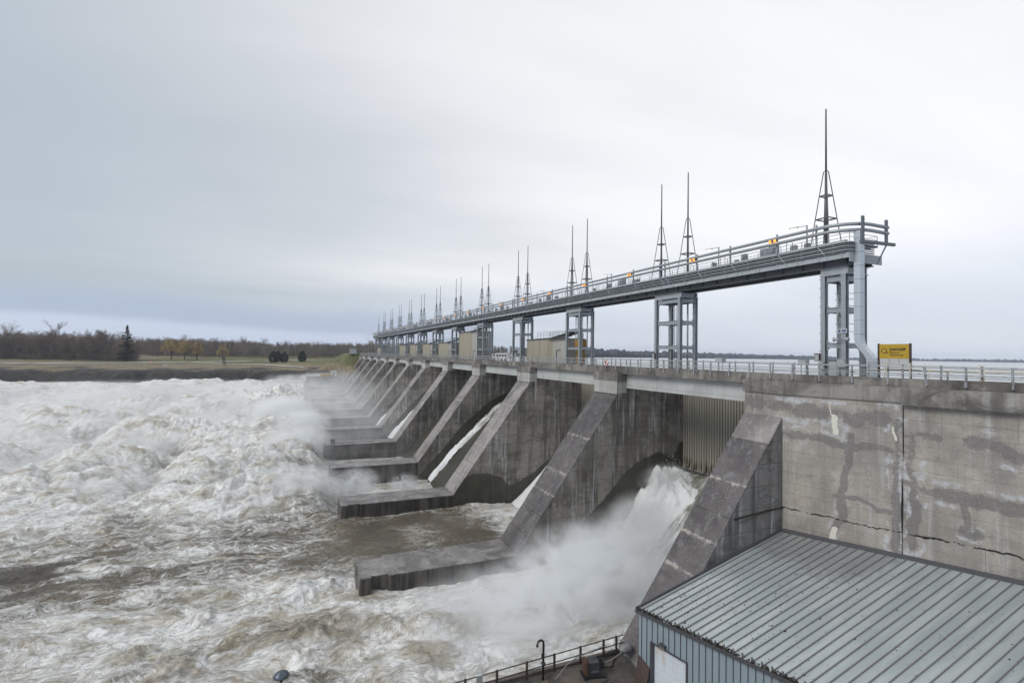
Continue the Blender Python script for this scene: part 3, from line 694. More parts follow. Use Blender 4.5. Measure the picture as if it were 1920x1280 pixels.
for pts, wd in (([(-3,-9.9),(.1,-9.73),(3.14,-9.64),(6.1,-9.58),(7.45,-9.5)], .05), ([(7.7,-9.52),(10.68,-9.4),(14.6,-9.3)], .06), ([(7.52,-1.3),(7.5,-4.),(7.44,-8),(7.42,-11.9)], .035)):
    gap = np.maximum(gap, np.exp(-(seg_dist(SS+.0*jx, ZZ+.12*fbm(SS*3, ZZ*3, 4), pts)/(wd*(.85+1.2*fbm(SS*2.3, ZZ*.5+9, 4))))**2))
PX = np.where(SS > 0, sa*SS, 0); PY = np.where(SS > 0, 2.45-ca*SS, 2.45-SS)
recess = np.where(SS > 7.5, .12, 0.)
mesh_np('retaining_wall', np.stack([PX+ca*recess, PY+sa*recess, ZZ], -1).reshape(-1, 3), grid_faces(len(ss), len(zz))[:, ::-1], M['wall'], AB,
        attrs={'band': bd, 'rim': rim, 'leak': leak, 'gap': gap})
mb = MB()
for a, b in ((14.5, 44),): mb.add([wp(a, .12, -24), wp(b, .12, -24), wp(b, .12, -.3), wp(a, .12, -.3)], [(3, 2, 1, 0)])
mb.add([wp(0, 0.02, -24), wp(14.6, .14, -24), wp(14.6, .14, -11.8), wp(0, .02, -11.8)], [(3, 2, 1, 0)])
mb.add([wp(0, .5, -.36), wp(44, .5, -.36), wp(44, 4, -.36), wp(0, 4, -.36)], [(0, 1, 2, 3)])
mb.box(.05, 14, 5.5, 5.94, -24, -.36)
mb.build('wall_backing', M['curb'], AB)
def coping(s0, s1, out, z0, z1, mat):
    mb = MB(); P4 = []
    pts = [s0] + ([0] if s0 < 0 < s1 else []) + [s1]
    def cp(s, off, z):
        if s < 0: return (off, 2.45-s, z)
        return wp(s, off, z)
    for a, b in zip(pts[:-1], pts[1:]):
        A4 = [cp(a, o, z) for o, z in ((-out, z0), (.6, z0), (.6, z1), (-out*.75, z1))]; B4 = [cp(b, o, z) for o, z in ((-out, z0), (.6, z0), (.6, z1), (-out*.75, z1))]
        mb.add(A4+B4, [(0,1,2,3),(7,6,5,4),(0,4,5,1),(1,5,6,2),(2,6,7,3),(3,7,4,0)])
    return mb.build('coping', mat, AB)
coping(-3.58, 7.46, .16, -1.22, -.28, M['cap']); coping(7.5, 44, .34, -1.36, -.26, M['curb'])
# nearest buttress
u0, u1 = pier_u(0)
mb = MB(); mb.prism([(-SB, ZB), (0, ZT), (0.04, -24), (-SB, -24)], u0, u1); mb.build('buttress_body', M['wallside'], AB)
mb = MB(); cuts = [0, .12, .43, .745, .86, 1.]
for i in range(5):
    a, b = cuts[i], cuts[i+1]-.004; p0 = (-SB*a, ZT+(ZB-ZT)*a); p1 = (-SB*b, ZT+(ZB-ZT)*b); h = .06+.02*(i % 2); nx_, nz_ = -(ZT-ZB)/20.54, SB/20.54
    mb.mi = 1 if i == 0 else 0
    mb.prism([p0, p1, (p1[0]+nx_*h, p1[1]+nz_*h), (p0[0]+nx_*h, p0[1]+nz_*h)], u0-.005, u1+.03)
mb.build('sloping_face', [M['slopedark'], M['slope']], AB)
# black weathered ledge along the buttress side where the crack continues
mb = MB(); pts = [(-.02, 2.40, -9.74), (-1.6, 2.40, -9.82), (-3.3, 2.40, -9.95), (-4.9, 2.40, -10.1)]
mb.tube(pts, [.05, .07, .05, .08], 6); mb.build('ledge_growth', M['moss'], AB)
# platform below the shed
mb = MB(); mb.box(-60, -SB-.3, -30, 5.6, -26, -19.5); mb.box(-60, -SB-.3, 5.3, 5.62, -19.5, -19.3)
tag(mb.build('platform', M['platform']), 'dark stained concrete platform beside the river', None, kind='structure')

# ------------------------------------------------------------------ water falling through the bays
def nappe(k, fa, fb, thick, label, amp=.4, endv=None, off=0.):
    a = pier_u(k-1)[1] if k > 1 else 5.95; b = pier_u(k)[0]
    pf = ogee(k); xs = [p[0] for p in pf][::-1]; zs = [p[1] for p in pf][::-1]
    va = np.arange(min(xs)+.5, 9.4, .13 if k <= 3 else .5); ua = np.arange(a+(b-a)*fa+.02, a+(b-a)*fb, .13 if k <= 3 else .6)
    V, U = np.meshgrid(va, ua, indexing='ij')
    t = np.clip((9.4-V)/18, 0, 1)
    n = .35+1.2*billow(V*.35+k, U*.9, 5, .62); st = fbm(V*.12, U*1.9+k*9, 4)
    Z = np.interp(V, xs, zs) + thick*(1-.3*t) + amp*(.5+1.6*t)*(n-.6) + .4*st
    edge = np.minimum(sstep(0, .5, U-ua[0]+.0), sstep(0, .5, ua[-1]-U+.0)) if fb-fa < .7 else 1.
    Z = Z - (1-edge)*thick*1.3
    foam = .35 + .9*t + .4*(n-.6) + off
    return tag(mesh_np('falling_water', np.stack([V, U, Z], -1).reshape(-1, 3), grid_faces(len(va), len(ua)), M['fall'], smooth=True, attrs={'foam': foam}), label, None, 'water falling through the bays', 'structure')
nappe(1, 0, 1, 1.1, 'wide sheet of water bursting from under the raised ribbed gate', .7)
nappe(2, 0, 1, 1.3, 'white sheet of water sliding out between the first and second piers', .35, off=.35)
nappe(3, .855, .985, .55, 'narrow white stream running down the olive chute between second and third piers', .6, off=-.12)
for k in range(5, 13): nappe(k, 0, 1, 1.0, f'white water pouring through the {ORD[k-1]} bay of the dam', .5, off=.3)
# churning heap thrown up against the first pier by the raised gate
va = np.arange(-3., 9.0, .11); ua = np.arange(13.0, 23.98, .11); V, U = np.meshgrid(va, ua, indexing='ij')
prof = np.interp(V, [-3, -1, 1, 2.6, 4.2, 5.6, 7.2, 8.2, 9], [-22.5, -20.6, -18.2, -15.8, -13.4, -12.2, -11.7, -12.4, -14.5])
low = np.interp(V, [-3, 2, 5.7, 8, 9], [-22.5, -18, -14.6, -13.2, -13.5])
g = sstep(16.5, 22.8, U + 1.2*fbm(V*.4, U*.4, 3)); n = .3+1.3*billow(V*.36+3, U*.36, 4, .55)
Z = low + (prof-low)*g + (2.0*(n-.62)+.35*fbm(V*1.6, U*1.6, 4))*g
tag(mesh_np('falling_water', np.stack([V, U, Z], -1).reshape(-1, 3), grid_faces(len(va), len(ua)), M['fall'], smooth=True, attrs={'foam': .85+.8*(n-.6)}),
    'ragged white plume of water leaping against the first pier', None, None, 'structure')

# ------------------------------------------------------------------ gantry towers
def make_tower(hu, endt=False):
    root = empty('gantry_tower')
    legs = [(-hu, 0), (hu, 0), (-hu, 2.4), (hu, 2.4)]          # (along dam, upstream) local to downstream face
    for du, dv in legs:
        mb = MB(); mb.box(dv-.179, dv+.179, du-.015, du+.015, 0, 8.9); mb.box(dv-.22, dv-.18, du-.2, du+.2, 0, 8.9); mb.box(dv+.18, dv+.22, du-.2, du+.2, 0, 8.9)
        mb.box(dv-.35, dv+.35, du-.38, du+.38, 0, .06)
        for z in np.arange(.6, 8.8, .8): mb.box(dv-.3, dv-.24, du+.2, du+.26, z, z+.08)
        mb.build('leg', M['steel'], root)
    for z in (2.75, 5.85, 8.55):
        for dv in (0, 2.4):
            mb = MB(); mb.box(dv-.03, dv+.03, -hu+.26, hu-.26, z-.2, z+.2); mb.box(dv-.12, dv+.12, -hu+.26, hu-.26, z-.22, z-.2); mb.box(dv-.12, dv+.12, -hu+.26, hu-.26, z+.2, z+.22)
            for s in (-1, 1):
                e = s*(hu-.26)
                for zz in (-1, 1):
                    mb.add([(dv-.05, e, z+zz*.22), (dv-.05, e-s*.26, z+zz*.22), (dv-.05, e, z+zz*.48), (dv+.05, e, z+zz*.22), (dv+.05, e-s*.26, z+zz*.22), (dv+.05, e, z+zz*.48)],
                           [(0, 1, 2), (5, 4, 3), (0, 3, 4, 1), (1, 4, 5, 2), (2, 5, 3, 0)])
            mb.build('cross_beam', M['steel'], root)
        for du in (-hu, hu):
            mb = MB(); mb.box(.24, 2.16, du-.08, du+.08, z-.2, z+.2)
            for s, e in ((1, .24), (-1, 2.16)):
                for zz in (-1, 1):
                    mb.add([(e, du-.05, z+zz*.2), (e+s*.28, du-.05, z+zz*.2), (e, du-.05, z+zz*.45), (e, du+.05, z+zz*.2), (e+s*.28, du+.05, z+zz*.2), (e, du+.05, z+zz*.45)],
                           [(0, 1, 2), (5, 4, 3), (0, 3, 4, 1), (1, 4, 5, 2), (2, 5, 3, 0)])
            mb.build('side_beam', M['steel'], root)
    for dv in (0, 2.4):
        mb = MB(); mb.box(dv-.24, dv+.24, -hu-.3, hu+.3, 8.9, 9.0); mb.box(dv-.06, dv+.06, -hu-.3, hu+.3, 9.0, 9.5); mb.box(dv-.24, dv+.24, -hu-.3, hu+.3, 9.5, 9.54); mb.build('head_beam', M['girder'], root)
    for du in (-hu, hu): mb = MB(); mb.box(.29, 2.11, du-.15, du+.15, 8.95, 9.5); mb.build('head_tie', M['girder'], root)
    mb = MB()                                                    # access ladder inside
    lu = hu*.25
    for s in (-.22, .22): mb.bar((1.7, lu+s, 0), (1.7, lu+s, 8.9), .05)
    for z in np.arange(.3, 8.9, .32): mb.bar((1.7, lu-.22, z), (1.7, lu+.22, z), .03)
    if endt:
        for z in (4.0, 4.7, 6.3, 6.9, 7.4): mb.bar((1.2, lu-.5, z), (1.2, lu+.5, z), .04); mb.bar((1.2, lu-.5, z), (2.2, lu-.5, z), .04); mb.bar((1.2, lu+.5, z), (2.2, lu+.5, z), .04)
    mb.build('ladder', M['steeldark'], root)
    for du, dv, r in ((-hu*.72, 1.75, .11), (hu*.5, 1.1, .08), (-hu*.2, 1.5, .06)):
        if endt and du < 0: continue
        mb = MB(); mb.tube([(dv, du, 0), (dv, du, 9.)], r, 10); mb.build('riser_pipe', M['cab'], root, True)
    return root
G_T = 'four-legged steel towers carrying the gantry'
tw = make_tower(2.2)
T0 = make_tower(.93, True); T0.location = (9.3, 4.8, -.05); tag(T0, 'narrow grey steel tower at the near end of the gantry, beside the silver duct', 'tower', G_T)
for k in range(1, 13):
    o = tw if k == 1 else copy_tree(tw)
    o.location = (9.3, 24*k+2.5, -.08)
    tag(o, f'four-legged grey steel tower, {ORD[k-1]} after the end tower along the gantry', 'tower', G_T)
# control boxes on the legs
def boxthing(name, x0, x1, y0, y1, z0, z1, mat, label, cat, legs=0, group=None):
    r = empty(name, ((x0+x1)/2, (y0+y1)/2, z0-legs), label, cat, group)
    hx, hy, h = (x1-x0)/2, (y1-y0)/2, z1-z0
    mb = MB(); mb.box(-hx, hx, -hy, hy, legs, legs+h); mb.box(-hx-.03, hx+.03, -hy-.03, hy+.03, legs+h, legs+h+.03); mb.build('housing', mat, r)
    mb = MB(); mb.box(-hx-.02, -hx-.002, -hy*.85, hy*.85, legs+h*.08, legs+h*.92); mb.box(-hx-.05, -hx-.02, hy*.6, hy*.75, legs+h*.4, legs+h*.6); mb.build('door', M['cab'], r)
    if legs:
        mb = MB()
        for s in (-1, 1): mb.bar((0, s*hy*.6, 0), (0, s*hy*.6, legs), .05)
        mb.build('leg', M['rail'], r)
    return r
boxthing('junction_box', 8.86, 9.03, 5.9, 6.35, 1.3, 1.95, M['rust'], 'rust-brown box on the outer leg of the end tower', 'box')
boxthing('junction_box', 8.84, 9.03, 5.5, 6.0, .55, 1.2, M['cab'], 'pale grey box under the rusty box on the end tower', 'box')
boxthing('junction_box', 8.75, 9.03, 3.55, 4.2, .8, 1.5, M['cab'], 'pale grey cabinet low on the inner leg of the end tower', 'cabinet')
boxthing('electric_cabinet', 9.2, 9.6, 4.3, 5.3, -.05, 1.4, M['steeldark'], 'dark grey cabinet between the legs of the end tower', 'cabinet')
boxthing('junction_box', 8.84, 9.03, 28.55, 28.95, 1.25, 1.9, M['rust'], 'rust-brown box on the left leg of the first tower past the end', 'box')
r = empty('loudspeaker', (8.9, 3.87, 3.15), 'pair of grey horn loudspeakers on the end tower', 'loudspeaker')
mb = MB(); mb.bar((-.1, -.5, 0), (-.1, .5, 0), .06); mb.build('bracket', M['steeldark'], r)
for s in (-1, 1):
    mb = MB(); mb.tube([(-.1, s*.2, .02), (-.12, s*.35, .04), (-.15, s*.62, .05)], [.05, .08, .2], 12); mb.build('horn', M['cab'], r, True)
r = empty('notice_sign', (8.98, 3.9, 3.75), 'small white notice with a blue round symbol on the end tower', 'sign')
mb = MB(); mb.box(-.02, 0, -.42, .42, 0, .36); mb.build('panel', M['offwhite'], r)
mb = MB(); mb.tube([(-.035, .24, .18), (-.022, .24, .18)], .12, 14); mb.box(-.03, -.021, -.36, .02, .1, .26); mb.build('symbol', simple('sign_blue', (.06,.09,.22), .5), r)

# ------------------------------------------------------------------ girder with conduits, pipes and handrails
gd = empty('gantry_girder', (0, 0, 0), 'long grey steel girder bridge with conduits and twin pipes on the towers', 'girder')
Y0, Y1 = 3.1, 296.
for v in (9.3, 11.7):
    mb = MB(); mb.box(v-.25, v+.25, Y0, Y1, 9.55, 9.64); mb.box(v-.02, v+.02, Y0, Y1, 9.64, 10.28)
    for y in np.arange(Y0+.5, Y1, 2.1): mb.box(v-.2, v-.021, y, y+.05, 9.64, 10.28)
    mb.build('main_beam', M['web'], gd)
mb = MB(); mb.box(8.36, 12.6, Y0-.2, Y1, 10.29, 10.36); mb.box(8.32, 8.38, Y0-.2, Y1, 10.05, 10.48); mb.box(12.6, 12.66, Y0-.2, Y1, 10.05, 10.48)
mb.box(8.38, 12.6, Y0-.26, Y0-.2, 9.7, 10.48)
for y in np.arange(Y0+.3, Y1, 2.1): mb.box(8.26, 8.32, y, y+.1, 10.05, 10.5)
mb.build('edge_beam', M['girder'], gd)
mb = MB(); mb.box(8.5, 12.5, Y0, Y1, 11.28, 11.42); mb.box(8.5, 8.6, Y0, Y1, 10.5, 11.28); mb.build('walkway', M['black'], gd)  # black colour of the backing panel stands in for shadow behind the conduits
for i in range(6):
    z = 10.55 + i*.165
    mb = MB(); mb.tube([(8.24-.03*(i % 2), Y1, z), (8.24-.03*(i % 2), Y0+.1, z), (8.5, Y0-.28, z), (11.4, Y0-.34, z)], .055, 6); mb.build('conduit', M['steel'] if i % 2 else M['steeldark'], gd, True)
mb = MB()
for y in np.arange(Y0+1, Y1, 3.): mb.box(8.2, 8.32, y, y+.08, 10.45, 11.4)
mb.build('conduit_rack', M['steeldark'], gd)
mb = MB(); mb.box(8.2, 8.5, Y0, Y1, 11.43, 11.58); mb.build('cable_tray', M['girder'], gd)
for z in (12.42, 12.93):
    p = [(7.85, Y1, z), (7.85, 6.0, z)] + [(7.85+2.6*(1-math.cos(a)), 5.0-2.6*math.sin(a), z) for a in np.linspace(.1, math.pi/2, 7)] + [(12.6, 2.35, z-.05)]
    mb = MB(); mb.tube(p, .15, 12); mb.build('pipe', M['steel'], gd, True)
pp = [5.6, 9.6, 15.3]
for k in range(0, 12): pp += [24*k+20.2, 24*k+25.7, 24*k+26.7, 24*k+32.2, 24*k+38.6]
pp = sorted(y for y in pp if y < 294 and not (y > 15.4 and y < 20))
for y in pp:
    mb = MB(); mb.bar((8.1, y, 11.4), (8.1, y, 13.35), .16, .1, (0, 1, 0)); mb.bar((8.1, y, 11.5), (8.32, y-.9, 10.2), .07); mb.bar((8.1, y, 11.5), (8.5, y, 11.5), .1)
    mb.build('pipe_bracket', M['steel'], gd)
for (x, y) in ((9.2, 2.3), (12.3, 2.3)):
    mb = MB(); mb.bar((x, y, 11.4), (x, y, 13.5), .3, .12, (0, 1, 0)); mb.build('pipe_bracket', M['steeldark'], gd)
mb = MB(); mb.bar((8.9, 2.3, 11.35), (12.9, 2.0, 11.35), .2, .25); mb.bar((10.9, 2.2, 9.6), (12.0, 2.1, 11.3), .08); mb.build('end_bracket', M['steeldark'], gd)
for v in (8.75, 12.4):
    mb = MB()
    for z in (11.9, 12.25): mb.bar((v, Y0, z), (v, Y1, z), .035)
    for y in np.arange(Y0, Y1, 2.2): mb.bar((v, y, 11.42), (v, y, 12.27), .04)
    if v > 12: mb.bar((8.75, Y0, 12.25), (12.4, Y0, 12.25), .035); mb.bar((8.75, Y0, 11.9), (12.4, Y0, 11.9), .035)
    mb.build('handrail', M['steel'], gd)
for k in range(12):
    for of in (6.8, 8.9, 10.4, 12.2, 14.1, 17.2, 18.6, 22.):
        y = 24*k+of+(0 if k == 0 else 1.5); h_ = .9+.25*math.sin(of*3)
        mb = MB(); mb.tube([(9.3, y, 11.42), (9.3, y, 11.42+h_), (9.3, y+.12, 11.52+h_), (9.3, y+.5, 11.52+h_), (9.3, y+.62, 11.42+h_), (9.3, y+.62, 11.42)], .028, 6); mb.build('cable_loop', M['steeldark'], gd, True)
# ------------------------------------------------------------------ pointed masts
def make_mast():
    r = empty('steel_mast')
    mb = MB(); mb.tube([(0, 0, 0), (0, 0, 7.2)], [.15, .1], 10); mb.box(-.4, .4, -.4, .4, 0, .12); mb.build('pole', M['mast'], r, True)
    mb = MB(); mb.tube([(0, 0, 7.2), (0, 0, 13.1)], [.085, .06], 8); mb.build('spike', M['masttip'], r, True)
    for sx in (-1, 1):
        for sy in (-1, 1):
            mb = MB(); mb.bar((sx*.92, sy*.92, 0), (sx*.14, sy*.14, 7.25), .06); mb.bar((sx*.14, sy*.14, 7.25), (0, 0, 7.4), .06); mb.build('stay', M['mast'], r)
    for z in (2.85, 5.0):
        a = .92-(.78*z/7.25); mb = MB()
        for q in (-1, 1): mb.bar((q*a, -a, z), (q*a, a, z), .05, .1); mb.bar((-a, q*a, z), (a, q*a, z), .05, .1)
        for q in (-1, 1): mb.bar((q*a, -a, z), (0, 0, z), .04); mb.bar((q*a, a, z), (0, 0, z), .04)
        mb.build('ring', M['mast'], r)
    return r
mast = make_mast(); G_M = 'pointed steel masts on top of the gantry'; first = True
mp = [(6.4, 'tallest pointed steel mast, standing alone at the near end of the gantry')]
for k in range(1, 12):
    mp.append((24*k+.35, f'pointed steel mast, right one of the {ORD[k-1]} pair from the near end'))
    mp.append((24*k+5.35, f'pointed steel mast, left one of the {ORD[k-1]} pair from the near end'))
mp.append((288.4, 'tiny single pointed mast at the far end of the gantry'))
for y, lab in mp:
    o = mast if first else copy_tree(mast); first = False
    o.location = (10.5, y, 11.5); tag(o, lab, 'mast', G_M)
# ------------------------------------------------------------------ floodlights and lamp posts on the gantry
def make_flood():
    r = empty('floodlight')
    mb = MB(); mb.bar((.3, 0, -.1), (-.05, 0, 0), .08); mb.build('bracket', M['steeldark'], r)
    for s in (-.26, .26):
        mb = MB(); mb.box(-.02, .24, s-.14, s+.14, -.12, .14); h = mb.build('housing', M['steeldark'], r)
        mb = MB(); mb.box(-.05, -.021, s-.13, s+.13, -.11, .11); mb.box(-.04, .2, s-.13, s+.13, -.15, -.125); mb.build('lamp', M['sodium'], h)
    return r
fl = make_flood(); first = True; i = 0
ys = [9.44] + [y for k in range(12) for y in (24*k+20.2, 24*k+32.3)]
ys = [y for y in ys if y < 290]
for y in ys:
    o = fl if first else copy_tree(fl); first = False
    o.location = (7.72, y+.35, 12.72)
    nth = {1:'first',2:'second',3:'third'}.get(i+1) or (ORD[i] if i < 13 else f'{["fourteenth","fifteenth","sixteenth","seventeenth","eighteenth","nineteenth","twentieth","twenty-first","twenty-second","twenty-third","twenty-fourth","twenty-fifth"][i-13]}')
    tag(o, f'lit orange twin floodlight, {nth} along the gantry pipes from the end tower', 'floodlight', 'orange floodlights along the gantry pipes'); i += 1
def make_lamp():
    r = empty('lamp_post')
    mb = MB(); mb.bar((0, 0, 0), (0, 0, 3.1), .1); mb.box(-.15, .15, -.15, .15, 0, .5); mb.build('post', M['steel'], r)
    mb = MB(); mb.bar((0, 0, 3.05), (-.25, .75, 3.05), .06); mb.build('arm', M['steel'], r)
    mb = MB(); mb.bar((-.25, .75, 3.05), (-.5, 1.5, 3.0), .22, .1); mb.build('lamp_head', M['cab'], r)
    mb = MB(); mb.bar((-.3, .9, 2.97), (-.48, 1.42, 2.95), .16, .03); mb.build('lamp', M['lampglow'], r)
    return r
lp = make_lamp(); first = True
for i, y in enumerate([9.05, 20.3] + [24*k+18.5 for k in range(1, 11)]):
    o = lp if first else copy_tree(lp); first = False; o.location = (11.5, y, 11.42)
    tag(o, f'slim lamp post with short arm, {ORD[i]} along the gantry walkway from the near end', 'lamp post', 'lamp posts on the gantry walkway')
def make_hoist(w, h, d):
    r = empty('hoist_box')
    mb = MB(); mb.box(-d/2, d/2, -w/2, w/2, .35, .35+h); mb.build('housing', M['cab'], r)
    mb = MB(); mb.box(-d/2-.03, -d/2-.001, -w*.4, w*.4, .42, .3+h); mb.build('cover', M['steel'], r)
    mb = MB()
    for s in (-1, 1): mb.bar((0, s*w*.35, 0), (0, s*w*.35, .36), .06)
    mb.tube([(0, w*.6, 0), (0, w*.75, .2), (0, w*.75, .8), (0, w*.5, .95)], .025, 6)
    mb.build('leg', M['steel'], r); return r
hs = [make_hoist(.55, .75, .4), make_hoist(.85, 1.05, .5), make_hoist(.4, .5, .3)]; used = [0, 0, 0]
desc = ['low grey equipment box', 'large grey hoist cabinet', 'small grey junction box']
offs = [(7.6, 2), (9.6, 0), (11.2, 1), (12.9, 1), (14.8, 0), (16.6, 2), (19., 2), (22.6, 0)]
nm = ['rightmost', 'second from the right', 'third from the right', 'fourth from the right', 'fifth from the right', 'sixth from the right', 'seventh from the right', 'leftmost']
for k in range(12):
    for j, (of, t) in enumerate(offs):
        if k == 0 and of > 21: continue
        o = hs[t] if not used[t] else copy_tree(hs[t]); used[t] = 1
        o.location = (10.4 if j % 2 else 9.6, 24*k+of+ (0 if k == 0 else 1.5), 11.42)
        tag(o, f'{desc[t]}, {nm[j]} in the {ORD[k]} gantry span', 'equipment box', 'equipment boxes on the gantry walkway')
# silver duct at the end tower
dk = empty('air_duct', (9.28, 2.65, 0), 'shiny silver sheet metal duct climbing the end tower with a bend at its foot', 'duct')
def duct(mb, pts, hw, hd):
    vs = []
    for (y, z, x) in pts: vs += [(x-hd, y-hw, z), (x+hd, y-hw, z), (x+hd, y+hw, z), (x-hd, y+hw, z)]
    n = len(pts); fs = [(0, 3, 2, 1), (4*n-4, 4*n-3, 4*n-2, 4*n-1)]
    for i in range(n-1):
        for j in range(4): fs.append((4*i+j, 4*i+(j+1) % 4, 4*i+4+(j+1) % 4, 4*i+4+j))
    mb.add(vs, fs)
mb = MB(); duct(mb, [(0, 12.3, 0), (0, 3.35, 0), (-.08, 2.85, 0), (-.28, 2.5, 0), (-.75, 1.95, 0), (-.95, 1.6, 0), (-1.0, 1.2, 0), (-1.0, -.3, 0)], .27, .28); mb.build('duct_body', M['duct'], dk)
for z in list(np.arange(3.6, 12.2, 1.15)) + [.6, 1.25]:
    mb = MB(); y = 0 if z > 3 else -1.; duct(mb, [(y, z, 0), (y, z+.05, 0)], .285, .295); mb.build('seam_band', M['steel'], dk)
mb = MB(); mb.bar((.1, -.35, -.3), (.1, -.35, 2.2), .3); mb.build('support', M['steeldark'], dk)

# ------------------------------------------------------------------ railings
def make_railing(name, label, off, t0, t1, zpost0, ztop, rails, posts_t, r, tilt=None):
    root = empty(name, (0, 0, 0), label, 'railing')
    for i, z in enumerate(rails):
        pts = [along(t1, off, z)]
        for t in [q for q in np.arange(t1-6, 3.9, -6.)]: pts.append(along(t, off, z + .015*math.sin(t*1.7)))
        pts.append(along(3.85, off, z)); pts += [along(t, off, z+.02*math.sin(t*2)) for t in np.arange(1.9, t0, -4)]
        mb = MB(); mb.tube(pts, r, 6); mb.build('top_rail' if i == 0 else 'lower_rail', M['rail'], root, True)
    posts_t = sorted(posts_t); nearp = posts_t[:96]; rest = posts_t[96:]
    m0 = MB(); m0.box(-.048, .048, -.048, .048, zpost0, ztop); m0.box(-.056, .056, -.056, .056, ztop, ztop+.03)
    me = m0.build('post', M['rail'], root); used = False
    for t in nearp:
        o = me if not used else me.copy()
        if used: COL.objects.link(o); o.parent = root
        used = True
        o.location = along(t, off, 0); o.rotation_euler = (random.uniform(-.03, .03), random.uniform(-.02, .02), -AL if t < 3.85 else 0)
        if tilt and abs(t-tilt) < .6: o.rotation_euler[0] = -.13
    if rest:
        mb = MB()
        for t in rest:
            x, y, z = along(t, off, 0); mb.box(x-.06, x+.06, y-.06, y+.06, zpost0, ztop)
        o = mb.build('post', M['rail'], root); o['kind'] = 'stuff'
    return root
pts_t = [5.89+2.127*i for i in range(136)] + [3.89, 2.11, .21, -1.9, -4.0, -6.05, -7.95, -10.0] + [-12.1-2.05*i for i in range(12)]
make_railing('railing', 'weathered grey pipe railing along the outer kerb of the dam footbridge', .42, -36, 293, -.12, 1.1, (1.05, .62), pts_t, .04, -6.2)
make_railing('railing', 'weathered pipe railing along the upstream side of the dam footbridge', 3.75, -36, 293, .2, 1.15, (1.1, .72, .4), [4.4+2.03*i for i in range(142)] + [2.4, .3, -1.8, -3.9, -6, -8.1] + [-10.1-2.05*i for i in range(12)], .032)
# lifebuoy
r = empty('lifebuoy', (.3, 26.8, .65), 'red and white lifebuoy hanging on the footbridge railing', 'lifebuoy')
mb = MB(); vs = []
for i in range(24):
    for j in range(8):
        a = 2*math.pi*i/24; b = 2*math.pi*j/8; vs.append(((.08*math.sin(b)), (.32+.08*math.cos(b))*math.cos(a), (.32+.08*math.cos(b))*math.sin(a)))
for i in range(24):
    mb.m_ = 0
    for j in range(8):
        pass
fs = [(i*8+j, ((i+1) % 24)*8+j, ((i+1) % 24)*8+(j+1) % 8, i*8+(j+1) % 8) for i in range(24) for j in range(8)]
mb.add(vs, fs); mb.m = [1 if (i//3) % 2 else 0 for i in range(24) for j in range(8)]
mb.build('ring', [M['orange'], M['white']], r, True)
boxthing('meter_box', .3, .75, 8.7, 9.5, 1.05, 1.45, M['cab'], 'small grey box standing on the footbridge railing at the raised gate', 'box', .9)
boxthing('meter_box', 2.9, 3.3, 2.7, 3.4, 1.0, 1.4, M['cab'], 'grey box on two legs behind the railing near the end tower', 'box', 1.)

# ------------------------------------------------------------------ danger sign
sg = empty('warning_sign', (6., -1.93, 0), 'yellow danger sign with black lettering on two posts behind the railing', 'sign')
mb = MB(); mb.box(-.04, .0, -1.0, 1.0, 1.6, 2.66); mb.build('panel', M['yellow'], sg)
mb = MB(); mb.box(-.03, .0, -.98, .98, 1.16, 1.585); mb.build('lower_panel', M['offwhite'], sg)
mb = MB(); mb.box(-.036, -.031, -.34, -.31, 1.16, 1.585); mb.box(-.036, -.031, .31, .34, 1.16, 1.585); mb.build('lower_panel_seam', M['trim'], sg)
for s in (-1, 1):
    mb = MB(); mb.box(-.08, .06, s*1.06-.05, s*1.06+.05, -.35, 2.7); mb.build('post', M['brown'], sg)
def text(body, size, y_left, z, parent, mat, sx=1., bold=.0):
    cu = bpy.data.curves.new('lettering', 'FONT'); cu.body = body; cu.size = size; cu.extrude = .003; cu.offset = bold; cu.space_character = 1.03
    o = bpy.data.objects.new('tmp', cu); COL.objects.link(o); dg = bpy.context.evaluated_depsgraph_get()
    me = bpy.data.meshes.new_from_object(o.evaluated_get(dg)); bpy.data.objects.remove(o)
    n = bpy.data.objects.new('lettering', me); COL.objects.link(n); me.materials.clear(); me.materials.append(mat); n.parent = parent
    n.matrix_local = Matrix(((0, 0, -1, -.045), (-sx, 0, 0, y_left), (0, 1, 0, z), (0, 0, 0, 1)))
    return n
text('DANGER', .27, .30, 2.18, sg, M['black'], 1.0, .010)
text('Évacuateurs', .135, .30, 2.0, sg, M['black'], 1., .004); text("N'approchez pas", .135, .30, 1.82, sg, M['black'], 1., .004)
mb = MB(); n = 28
def ringpts(rad, x): return [(x, .66+rad*math.cos(2*math.pi*i/n), 2.17+rad*math.sin(2*math.pi*i/n)) for i in range(n)]
mb.add(ringpts(.2, -.047)+ringpts(.155, -.047), [(i, (i+1) % n, n+(i+1) % n, n+i) for i in range(n)])
mb.add([(-.048, .60, 2.06), (-.048, .57, 2.02), (-.048, .40, 2.02), (-.048, .47, 2.1)], [(0, 1, 2, 3)]); mb.add([(-.049, .47, 2.1), (-.049, .40, 2.02), (-.049, .42, 1.97), (-.049, .50, 2.04)], [(0, 1, 2, 3)])
mb.build('emblem', M['black'], sg)
